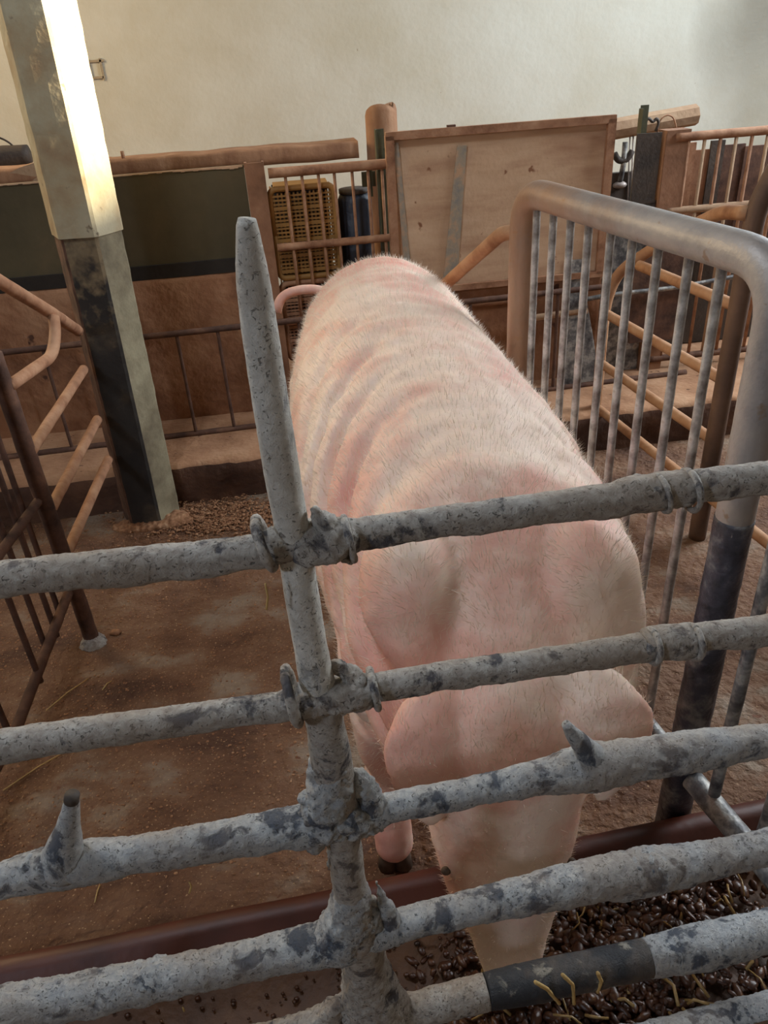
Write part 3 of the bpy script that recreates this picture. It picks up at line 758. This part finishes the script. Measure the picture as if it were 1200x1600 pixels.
print('gate', gA, gB, ztg, zbr)
r0g = V3(gA, zbr); 
obj('bottom_rail', tube([r0g, V3(gB, zbr)], .019, 14, .06, 20, .015), galv_low, gt)
for x, y in ((839, 330), (865, 336), (892, 345), (920, 354), (955, 362), (989, 372), (1029, 388), (1077, 403), (1128, 420)):
    p = PL(x, y, PG)
    obj('bar', tube([V3(p, zbr), V3(p, .5), V3(p, ztg-.01)], [.0088, .0082, .0078], 10, .07, 22, .015), barm, gt)
# the neighbouring gate continues towards the camera
g2 = empty('stall_gate', V3(gB, 0)-gd*.035, 'second galvanised gate panel, cut off by the right edge of the photo', 'gate')
gC = gB-gd*.62
obj('outer_tube', tube(rounded([V3(gB, .55)-gd*.062, V3(gB, ztg)-gd*.062, V3(gC, ztg), V3(gC, 0)], .09, 9), .0265, 18, .02, 12, .02), galv, g2) if False else None
obj('bottom_rail', tube([V3(gB, zbr)-gd*.03, V3(gC, zbr)], .021, 14, .08, 20, .015), galv_low, g2)
obj('top_rail', tube([V3(gB, ztg-.03)-gd*.035, V3(gC, ztg-.03)], .021, 14, .03, 20, .03), galv, g2)
for x, y, z in ((1113, 1252, zbr), (1182, 1335, zbr)):
    p = AZ(x, y, zbr)
    obj('bar', tube([V3(p, zbr), V3(p, ztg-.03)], .0105, 10, .07, 22, .015), galv_low, g2)
p = gB-gd*.5; obj('bar', tube([V3(p, 0), V3(p, ztg-.03)], .0105, 10, .07, 22, .015), galv_low, g2)
obj('coupling', ico(V3(AZ(1182, 1335, zbr), zbr+.02), .026, (1, 1, 1.2), 2), galv_low, g2)

# ------------------------------------------------------------------ trough
TD = Vector((math.cos(R_(8.5)), math.sin(R_(8.5)), 0)); TN = Vector((-TD.y, TD.x, 0))
tc0 = AZ(600, 1385, .1); tc0.z = 0
tr_ = empty('feeding_trough', tc0-TN*.2, 'red brown glazed feeding trough running under the muddy front rails', 'trough')
def trough():
    V, F = [], []; n = 60
    pr = [(.03, -.02), (.03, .075), (.02, .095), (0, .1), (-.015, .095), (-.04, .06), (-.08, .03), (-.13, .015), (-.18, .012), (-.23, .015), (-.28, .03), (-.32, .06), (-.345, .095), (-.36, .1), (-.38, .095), (-.385, -.02)]
    for i in range(n+1):
        s = -1.7+3.4*i/n
        for d, z in pr: V.append(tc0+TD*s+TN*(d+.002*noise.noise(Vector((s*6, d*20, z*20))))+Vector((0, 0, z+.003*noise.noise(Vector((s*5, d*9, 0))))))
    k = len(pr)
    for i in range(n):
        for j in range(k-1): F.append((i*k+j, i*k+j+1, (i+1)*k+j+1, (i+1)*k+j))
    return V, F
ch = obj('channel', trough(), terracotta, tr_)
ch.data.materials.append(material('brown_stained_trough_bed', [(.3, srgb(66, 40, 22)), (.6, srgb(92, 60, 34)), (.8, srgb(112, 78, 48))], scale=9, rough=.6, bump=.4, bscale=70))
for p_ in ch.data.polygons:
    if 5 <= p_.index % 15 <= 11: p_.material_index = 1
# fodder lying in the trough
def fodder():
    out = []
    for i in range(2000):
        s = random.gauss(.34, .2); d = random.uniform(-.32, -.03)
        if s < .02 or s > .9: continue
        zz_ = .018+.045*max(0, 1-abs(d+.17)/.17)*math.exp(-((s-.4)/.25)**2)+random.uniform(0, .012)
        p = tc0+TD*s+TN*d+Vector((0, 0, zz_))
        r = random.uniform(.0025, .0095)
        a_f = ico((0, 0, 0), r, (random.uniform(.7, 2.2), random.uniform(.6, 1.3), random.uniform(.5, .9)), 2); an = random.uniform(0, 6.28)
        out.append(([p+Vector((v.x*math.cos(an)-v.y*math.sin(an), v.x*math.sin(an)+v.y*math.cos(an), v.z))*(1+.35*noise.noise(v*150+p*50)) for v in a_f[0]], a_f[1]))
    for i in range(500):
        s = random.uniform(-1.5, .1); d = random.uniform(-.31, -.05)
        p = tc0+TD*s+TN*d+Vector((0, 0, .02+.05*max(0, abs(d+.18)/.13)**2*.5))
        out.append(ico(p, random.uniform(.002, .005), (1.3, 1, .6), 1))
    return join(*out)
tag(obj('fodder', fodder(), fodderm), 'wet brown lumpy fodder lying in the trough under the right rails', 'fodder', kind='stuff')
def stems():
    out = []
    for i in range(70):
        s = random.gauss(.38, .16); d = random.uniform(-.32, -.06)
        if s < .05: continue
        p = tc0+TD*s+TN*d+Vector((0, 0, random.uniform(.045, .075))); a = random.uniform(0, 6.28); L = random.uniform(.015, .05)
        q = p+Vector((math.cos(a)*L, math.sin(a)*L, random.uniform(-.01, .015)))
        m_ = (p+q)/2+Vector((random.uniform(-.008, .008), random.uniform(-.008, .008), .006))
        out.append(tube([p, m_, q], random.uniform(.0012, .003), 6))
    return join(*out)
tag(obj('fodder_stems', stems(), fodderl), 'pale curled stems mixed into the wet fodder in the trough', 'fodder', kind='stuff')

# litter on the floor
def crumbs(n, fx, rmin, rmax):
    out = []
    for i in range(n):
        p = fx(); r = random.uniform(rmin, rmax); V, F = ico(p+Vector((0, 0, r*.3)), r, (random.uniform(.6, 1.6), random.uniform(.6, 1.5), random.uniform(.4, .9)), 0)
        out.append((V, F))
    return join(*out)
def f_any():
    return Vector((random.uniform(-1.3, .25), random.uniform(.95, 2.4), 0))
tag(obj('floor_crumbs', crumbs(6000, f_any, .001, .0034), litter, None, False), 'scattered crumbs and grit over the pen floor', 'litter', kind='stuff')
def f_pile():
    return AZ(random.gauss(345, 65), random.gauss(808, 16), 0)+Vector((0, 0, random.uniform(0, .008)))
tag(obj('bedding_litter', crumbs(2600, f_pile, .002, .006), litter, None, False), 'crumbly brown bedding litter heaped at the foot of the column', 'litter', kind='stuff')
for (x0, y0_, x1, y1_, lb) in ((72, 1110, 138, 1060, 'long dry straw lying on the floor left of the front post'), (160, 1078, 174, 1064, 'short dry straw beside the long straw on the floor'),
                               (5, 1235, 110, 1170, 'thin dry straw on the floor under the second front rail'), (148, 1410, 156, 1382, 'tiny dry straw on the floor under the third rail')):
    a, b = AZ(x0, y0_, .004), AZ(x1, y1_, .004)
    tag(obj('straw', tube([a, a.lerp(b, .5)+Vector((0, .004, .003)), b], .0014, 6), straws), lb, 'straw')
for x, y in ((172, 990), (184, 985), (165, 994)):
    pass
tag(obj('mud_clod', lump(AZ(180, 988, .006), (.016, .012, .008), 5, .3, 4, 2), litter), 'small pale mud clod on the floor beside the left frame post', 'clod')

# ------------------------------------------------------------------ front grille, crusted with mud
PF = (0, .53, 8.5)
pf = lambda x, y, off=0: PL(x, y, PF)+TN*off
def depth(p): return (p-CAM).dot(FW)
def prad(px, p): return px*depth(p)/FPX
foot = pf(640, 1800); 
gr = empty('front_grille', Vector((foot.x, foot.y, 0)), 'grey mud crusted tubular grille with one upright and six rails, nearest the camera', 'grille')
POST = [(386, 341, 14), (386, 352, 17), (388, 372, 19.5), (392, 410, 24), (397, 450, 27), (405, 510, 28.5), (424, 637, 28.5), (444, 760, 28), (452, 800, 27), (470, 920, 27), (485, 1010, 26), (502, 1100, 29), (513, 1160, 31),
        (525, 1240, 33), (537, 1310, 27), (548, 1400, 26), (560, 1460, 33), (580, 1540, 34), (612, 1700, 40)]
def mudpath(pp, off=0, amp=.09, step=.0026, seed=0, sag=.0, seg=40, ns=55, ext=None):
    P = [pf(x, y, off) for x, y, r in pp]; Rr = [prad(r, p) for (x, y, r), p in zip(pp, P)]
    if ext:
        e0, e1 = P[0], P[-1]
        P = [e0-TD*((e0.x+.66)/TD.x)]+P if ext[0] else P; Rr = [Rr[0]]+Rr if ext[0] else Rr
        P = P+[e1+TD*((.74-e1.x)/TD.x)] if ext[1] else P; Rr = Rr+[Rr[-1]] if ext[1] else Rr
    return tube(P, Rr, seg, amp, ns, step, seed=seed, sag=sag)
vp_ = [(x, y, r) for x, y, r in POST]
postobj = obj('upright', mudpath([q for q in vp_ if q[1] <= 1100], .0, .03, seed=1), mud_post, gr); obj('upright', mudpath([q for q in vp_ if q[1] >= 1100], .0, .07, seed=2), mud, gr)
# rounded cap of the upright
UPR = [o for o in gr.children]
RAILS = [
 ([(-40, 909, 27), (0, 905, 28), (150, 889, 29), (300, 874, 28), (405, 861, 27), (430, 850, 28), (480, 843, 32), (540, 838, 30), (560, 834, 24), (700, 813, 24), (860, 793, 25), (960, 781, 27), (985, 772, 28), (1072, 762, 29), (1080, 760, 25), (1200, 746, 26), (1260, 738, 26)], mud, .10),
 ([(-40, 1174, 26), (0, 1167, 27), (130, 1146, 25), (300, 1122, 23), (440, 1103, 22), (470, 1090, 25), (560, 1080, 30), (585, 1074, 22), (700, 1055, 22), (850, 1035, 22), (1010, 1010, 23), (1015, 1006, 27), (1080, 1000, 27), (1086, 996, 22), (1200, 984, 24), (1260, 976, 24)], mud, .10),
 ([(-40, 1384, 24), (0, 1376, 26), (70, 1358, 33), (140, 1346, 34), (200, 1336, 27), (330, 1316, 29), (470, 1290, 31), (530, 1275, 34), (590, 1268, 26), (620, 1258, 22), (760, 1232, 22), (850, 1213, 27), (930, 1196, 36), (1000, 1186, 30), (1090, 1172, 31), (1200, 1156, 24), (1260, 1146, 24)], mud_blue, .13),
 ([(-40, 1588, 32), (0, 1577, 33), (160, 1548, 32), (330, 1512, 28), (470, 1482, 31), (540, 1468, 34), (600, 1452, 26), (640, 1441, 23), (780, 1407, 26), (900, 1380, 31), (1010, 1360, 35), (1060, 1352, 30), (1130, 1338, 26), (1200, 1324, 26), (1260, 1312, 26)], mud_blue, .13),
 ([(380, 1640, 30), (520, 1608, 30), (600, 1590, 32), (650, 1577, 25), (760, 1549, 26), (830, 1535, 29), (940, 1512, 28), (1010, 1497, 28), (1090, 1480, 33), (1200, 1455, 30), (1260, 1440, 30)], None, .11),
 ([(900, 1650, 30), (1020, 1632, 30), (1100, 1610, 30), (1200, 1585, 30), (1260, 1570, 30)], mud_blue, .11)]
RO = []
for i, (pp, mm, am) in enumerate(RAILS):
    if mm is None:
        RO.append(None); RO[i] = obj('rail', mudpath([q for q in pp if q[0] <= 760], -.0, am, seed=i+5, sag=.15, ext=(1, 0)), mud, gr)
        obj('rail', mudpath([q for q in pp if 760 <= q[0] <= 1010], -.0, .05, seed=i+5, sag=.1), mud_dark, gr)
        obj('rail', mudpath([q for q in pp if q[0] >= 1010], -.0, am, seed=i+5, sag=.15, ext=(0, 1)), mud_blue, gr)
    else:
        RO.append(obj('rail', mudpath(pp, .0, am, seed=i+5, sag=.22, ext=(1, 1)), mm, gr))
def near_rail(x, y):
    best = min(range(len(RAILS)), key=lambda k: min(abs(x-q[0])+2.5*abs(y-q[1]) for q in RAILS[k][0]))
    return RO[best]
# junction lumps, skirts and collars
def S(x, y, r, off=0, fy=1.0):
    p = pf(x, y, off); rr = prad(r, p); return (p.x, p.y, p.z, rr, rr*fy, rr)
def clump(secs, seed, mm=mud, amp=.0035, name='mud_clump', vox=.0028, sm=2):
    
    m_ = secs[len(secs)//2]; v_ = Vector(m_[:3])-CAM; zc_ = v_.dot(FW)
    return obj(name, mudblob(secs, vox, amp, 75, sm, seed), mm, near_rail(600+FPX*v_.dot(RT)/zc_, 800-FPX*v_.dot(UP)/zc_))
def collar(x, y, hw, hh, tilt, rr, seed, mm=mud, a0=0, a1=360, off=-.004):
    """a crusted ring around the rail, seen nearly edge-on"""
    c = pf(x, y, off); pts = []
    ax = (pf(x+60, y-8)-pf(x, y)).normalized(); ax = (ax*math.cos(R_(tilt))+Vector((0, 0, 1))*math.sin(R_(tilt))).normalized()
    n1 = ax.cross(Vector((0, 1, 0))).normalized(); n2 = ax.cross(n1)
    R = prad(hh, c)
    for k in range(33):
        an = R_(a0+(a1-a0)*k/32); pts.append(c+n1*R*math.cos(an)+n2*R*math.sin(an))
    return obj('collar', tube(pts, prad(rr, c), 10, .28, 70, .004, seed=seed), mm, near_rail(x, y))
collar(413, 845, 10, 40, 14, 8, 1)
collar(456, 1082, 10, 43, 10, 8, 2)
clump([S(478, 850, 25, -.012), S(520, 836, 30, -.012), S(534, 836, 26, -.010)], 3)
clump([S(486, 795, 9, -.004), S(505, 812, 16, -.004), S(528, 830, 20, -.006)], 4)
clump([S(535, 868, 8, -.004), S(548, 872, 9, -.004)], 4)
clump([S(484, 1088, 26, -.010), S(520, 1080, 26, -.010), S(556, 1076, 27, -.008)], 5)
clump([S(524, 1040, 11, .0), S(548, 1056, 17, .0), S(566, 1085, 23, -.004), S(556, 1102, 10, -.004)], 6)
collar(544, 838, 10, 34, 8, 6, 7); collar(583, 1072, 10, 30, 8, 6, 8)
clump([S(1000, 772, 29, 0), S(1028, 768, 30, 0), S(1062, 764, 29, 0)], 9); collar(1074, 763, 8, 32, 6, 5, 10); collar(1030, 768, 8, 30, 12, 4, 10)
clump([S(1020, 1005, 26, 0), S(1045, 1003, 26, 0), S(1074, 1000, 26, 0)], 11); collar(1016, 1006, 8, 26, 0, 5, 12); collar(1080, 999, 8, 26, 0, 5, 12)
# third junction
clump([S(514, 1180, 30, 0), S(512, 1230, 38, -.004), S(508, 1275, 36, -.004), S(492, 1300, 24, -.004)], 13, mud_blue, .005)
clump([S(560, 1215, 16, 0), S(577, 1240, 22, 0), S(588, 1270, 20, 0), S(592, 1292, 9, 0)], 14, mud_blue, .004)
clump([S(480, 1250, 14, 0), S(486, 1290, 26, 0), S(500, 1306, 14, 0)], 15, mud_blue, .005)
clump([S(540, 1268, 30, -.008), S(570, 1276, 22, -.008)], 16, mud_blue, .005)
clump([S(514, 1310, 7, -.006), S(512, 1340, 5, -.006), S(513, 1358, 3, -.006)], 17, mud, .002)
# fourth junction
clump([S(550, 1390, 27, 0), S(546, 1430, 38, 0), S(532, 1462, 42, 0), S(505, 1478, 26, 0)], 18, mud_blue, .004)
clump([S(575, 1430, 22, 0), S(582, 1460, 26, 0), S(566, 1480, 20, 0)], 19, mud_blue, .003)
clump([S(587, 1376, 2.5, 0), S(596, 1398, 8, 0), S(604, 1425, 16, 0), S(612, 1452, 20, 0), S(618, 1466, 11, 0)], 20, mud_blue, .003)
clump([S(582, 1412, 9, .004), S(584, 1418, 8, .004)], 21, mud, .001)
# fifth junction skirt
clump([S(568, 1500, 34, 0), S(578, 1545, 46, 0), S(585, 1590, 56, 0), S(575, 1625, 56, 0)], 22, mud, .003)
clump([S(600, 1530, 18, 0), S(622, 1575, 22, 0), S(636, 1588, 15, 0)], 23, mud, .003)
clump([S(540, 1560, 12, 0), S(500, 1600, 26, 0), S(430, 1622, 24, 0)], 24, mud, .003)
# crust bumps along the rails
for (x, y, r, s_) in ((70, 1352, 28, 30), (915, 1205, 34, 31), (1090, 1175, 29, 32), (1010, 1358, 32, 33), (240, 1528, 30, 34), (880, 1390, 25, 35), (330, 1318, 26, 36), (1095, 1478, 31, 37)):
    clump([S(x-22, y+4, r*.9, 0), S(x, y, r, 0), S(x+24, y-4, r*.85, 0)], s_, mud_blue, .004)
# stubs on the third rail
def stub(pts, seed):
    P = [pf(x, y, 0) for x, y, r in pts]; Rr = [prad(r, p) for (x, y, r), p in zip(pts, P)]
    s = obj('stub', tube(P, Rr, 18, .08, 60, .004, seed=seed), mud_blue, RO[2]); tag(s, 'broken off upright stub coated in pale mud')
stub([(112, 1243, 10), (112, 1254, 12), (107, 1290, 18), (100, 1330, 30), (98, 1352, 38)], 40)
obj('stub_hole', tube([pf(113, 1240, -.001), pf(112, 1250, -.001)], [prad(11, pf(113, 1240)), prad(11.6, pf(112, 1250))], 14, .1, 60, .003), blacksteel, RO[2])
stub([(884, 1131, 7), (895, 1147, 12), (912, 1166, 17), (925, 1186, 26), (930, 1200, 30)], 41)
# holes drilled in the upright and in the rail
for x, y, r in ((397+8, 512, 3), (438, 727, 5.5), (8, 904, 5)):
    c = pf(x, y); d = (CAM-c).normalized(); rr = prad(28, c)
    obj('drill_hole', tube([c+d*(rr*.80), c+d*(rr*1.03)], prad(r, c), 12), blackstrip, RO[0] if x < 100 else UPR[0])
# dangling straw fibres stuck on the crust
for pts in (((412, 885), (416, 905), (414, 925)), ((297, 1345), (300, 1352), (297, 1362)), ((287, 1540), (289, 1546)), ((826, 1505), (845, 1517), (864, 1540)), ((868, 1494), (884, 1510), (886, 1540)), ((922, 1492), (928, 1505), (922, 1522))):
    P = [pf(x, y, -.024) for x, y in pts]
    obj('stuck_fibre', tube(P, prad(1.6 if pts[0][0] < 600 else 3.0, P[0]), 6, .3, 90, .003), straws, near_rail(*pts[0]))
# ends of the rails are carried by posts just outside the picture
for x in (-.66, .74):
    s = x/TD.x; b0 = Vector((0, .53, 0))+TD*s
    obj('end_post', tube([b0, b0+Vector((0, 0, 1.12))], .024, 14, .05, 30, .02), mud, gr)
    
# ------------------------------------------------------------------ the pig
pigm = material('pink_pig_skin', [(.3, srgb(226, 160, 142)), (.45, srgb(232, 184, 164)), (.56, srgb(240, 214, 194)), (.75, srgb(242, 222, 204))], scale=4, rough=.65, bump=.25, bscale=60, sss=.15, dist=.002)
pig_parts = []
SEC = [(.01, 2.10, .74, .155, .10, .17), (.03, 2.0, .70, .225, .18, .25), (.04, 1.80, .68, .245, .2, .282), (.068, 1.55, .65, .272, .2, .285), (.118, 1.3, .615, .285, .2, .285),
       (.15, 1.08, .58, .255, .17, .275), (.165, .97, .55, .22, .12, .235), (.17, .86, .50, .15, .09, .165), (.165, .785, .46, .12, .09, .14)]
for sx in (-1, 1):
    pig_parts.append(chain([(.155+sx*.125, 1.12, .62, .12, .14, .20), (.165+sx*.13, .95, .60, .105, .11, .20), (.165+sx*.125, .87, .50, .075, .08, .15)], 6, 3))
pig_parts.append(chain([(.15, .80, .56, .085, .05, .06), (.15, .775, .50, .10, .05, .08)], 4, 3))
pig_parts.append(chain(SEC, 4, 3))
HEAD = [(.155, .80, .50, .13, .10, .15), (.15, .765, .38, .118, .095, .12), (.15, .735, .28, .092, .08, .09), (.155, .71, .19, .066, .062, .07), (.158, .70, .12, .052, .05, .05), (.16, .69, .095, .048, .05, .022)]
pig_parts.append(chain(HEAD, 5, 3))
def leg(secs): pig_parts.append(chain(secs, 6, 2))
# hind legs: thigh, knee forward, hock back, shank, hoof
for sx in (-1, 1):
    leg([(.01+sx*.15, 1.93, .56, .10, .15, .20), (.01+sx*.165, 1.86, .40, .075, .10, .10), (.01+sx*.17, 1.90, .30, .05, .06, .06), (.01+sx*.17, 1.99, .20, .036, .042, .045), (.01+sx*.17, 1.97, .09, .03, .032, .04), (.01+sx*.17, 1.95, .045, .034, .04, .03)])
    leg([(.14+sx*.15, 1.04, .50, .085, .12, .16), (.14+sx*.165, 1.02, .34, .06, .07, .09), (.14+sx*.165, 1.01, .22, .05, .052, .06), (.14+sx*.165, .985, .12, .038, .04, .05), (.14+sx*.165, .975, .045, .04, .044, .03)])
# lop ears
for sx in (-1, 1):
    ox = .15+sx*.085; up = .06 if sx > 0 else .03; sp_ = 1.25 if sx > 0 else .8
    pig_parts.append(chain([(ox, .80, .575+up, .035, .03, .03), (ox+sx*.03*sp_, .772, .575+up, .046, .014, .035), (ox+sx*.048*sp_, .740, .54+up, .058, .009, .045), (ox+sx*.05*sp_, .722, .50+up, .046, .009, .038), (ox+sx*.042*sp_, .712, .46+up, .030, .008, .03), (ox+sx*.034*sp_, .708, .435+up, .016, .010, .02)], 8, 3))
PV, PFc, PN = remeshed(join(*pig_parts), .0075, 8)
def fold(v):
    """skin folds that also stand for shadow streaks: bands sweeping down the flanks behind the shoulder"""
    axx = .0+(2.06-v.y)*.15
    side = v.x-axx
    if not (.78 < v.y < 1.85) or v.z < .22: return 0
    h = v.z
    t = v.y+1.15*(0.92-h)*(1 if side < 0 else .7)+.05*noise.noise(v*2.5)+.02*noise.noise(v*7)
    ph = (t*7.6+.45*math.sin(t*9)+.25*noise.noise(v*6)) % 1.0
    w = math.exp(-((ph-.5)/.17)**2)
    env = max(0, min(1, (abs(side)-.02)/.20))*max(0, min(1, (1.85-v.y)/.7))*max(0, min(1, (v.y-.78)/.1))*(.6+.6*noise.noise(v*5))
    if side > 0: env *= .35
    return (-.046*w+.010)*env
PV = [v+n*(fold(v)+.003*noise.noise(v*14)+.0012*noise.noise(v*45)) for v, n in zip(PV, PN)]
pig = empty('pig', (0, 1.4, 0), 'large pink pig with pale bristles, head down in the trough behind the front rails', 'pig')
body = obj('body', (PV, PFc), pigm, pig)
def hoof(x, y):
    for s in (-1, 1):
        obj('hoof', tube([Vector((x+s*.016, y-.012, 0)), Vector((x+s*.014, y, .045))], [.019, .015], 10), hoofm, pig)
for sx in (-1, 1):
    hoof(.01+sx*.17, 1.945); hoof(.14+sx*.165, .965)
sn = obj('snout', tube([Vector((.16, .672, .105)), Vector((.16, .655, .088)), Vector((.16, .650, .084))], [.040, .043, .038], 20, .03, 30), pigm, pig)
for s_ in (-1, 1):
    obj('nostril', ico((.16+s_*.014, .645, .083), .007, (1, .6, 1.3), 1), hoofm, sn)
    obj('eye', ico((.15+s_*.094, .705, .345), .008, (1, .8, .9), 2), hoofm, body)
tl_ = [Vector((-.06, 2.15, .80)), Vector((-.13, 2.19, .83)), Vector((-.20, 2.19, .835)), Vector((-.25, 2.18, .82)), Vector((-.265, 2.17, .78))]
obj('tail', tube(rounded(tl_, .04), [.016]*1+[.013]*(len(rounded(tl_, .04))-1), 10, .05, 30), pigm, pig)
# bristles
furm = material('pale_bristles', [(.3, srgb(232, 206, 180)), (.7, srgb(246, 232, 214))], scale=8, rough=.5, bump=0)
def bristles(n):
    me = bpy.data.meshes.new('t'); me.from_pydata([tuple(v) for v in PV], [], PFc); me.update()
    polys = [(p.area, p.center.copy(), p.normal.copy(), [me.vertices[i].co.copy() for i in p.vertices]) for p in me.polygons if p.center.z > .12]
    import bisect
    acc, tot = [], 0
    for p in polys: tot += p[0]; acc.append(tot)
    V, F = [], []
    for i in range(n):
        p = polys[min(len(polys)-1, bisect.bisect(acc, random.random()*tot))]
        a = p[3]; u, v = random.random(), random.random()
        q = (a[0]*(1-u)+a[1]*u)*(1-v)+(a[-1]*(1-u)+a[2 if len(a) > 3 else 1]*u)*v
        nn = p[2]
        back = Vector((-.1, 1, -.15)) if q.y > .86 else Vector((0, .2, 1))
        tt = (back-nn*back.dot(nn)).normalized()
        L = random.uniform(.008, .020)*(1.15 if nn.z > .2 else .8)
        d = (nn*random.uniform(.25, .8)+tt*.8+Vector((random.gauss(0, .25), random.gauss(0, .25), random.gauss(0, .25)))).normalized()
        s = d.cross(nn).normalized()*.0004
        k = len(V); V += [q-s, q+s, q+d*L+nn*-.001]; F.append((k, k+1, k+2))
    bpy.data.meshes.remove(me)
    return V, F
fur = obj('bristles', bristles(65000), furm, pig, False); fur['kind'] = 'stuff'
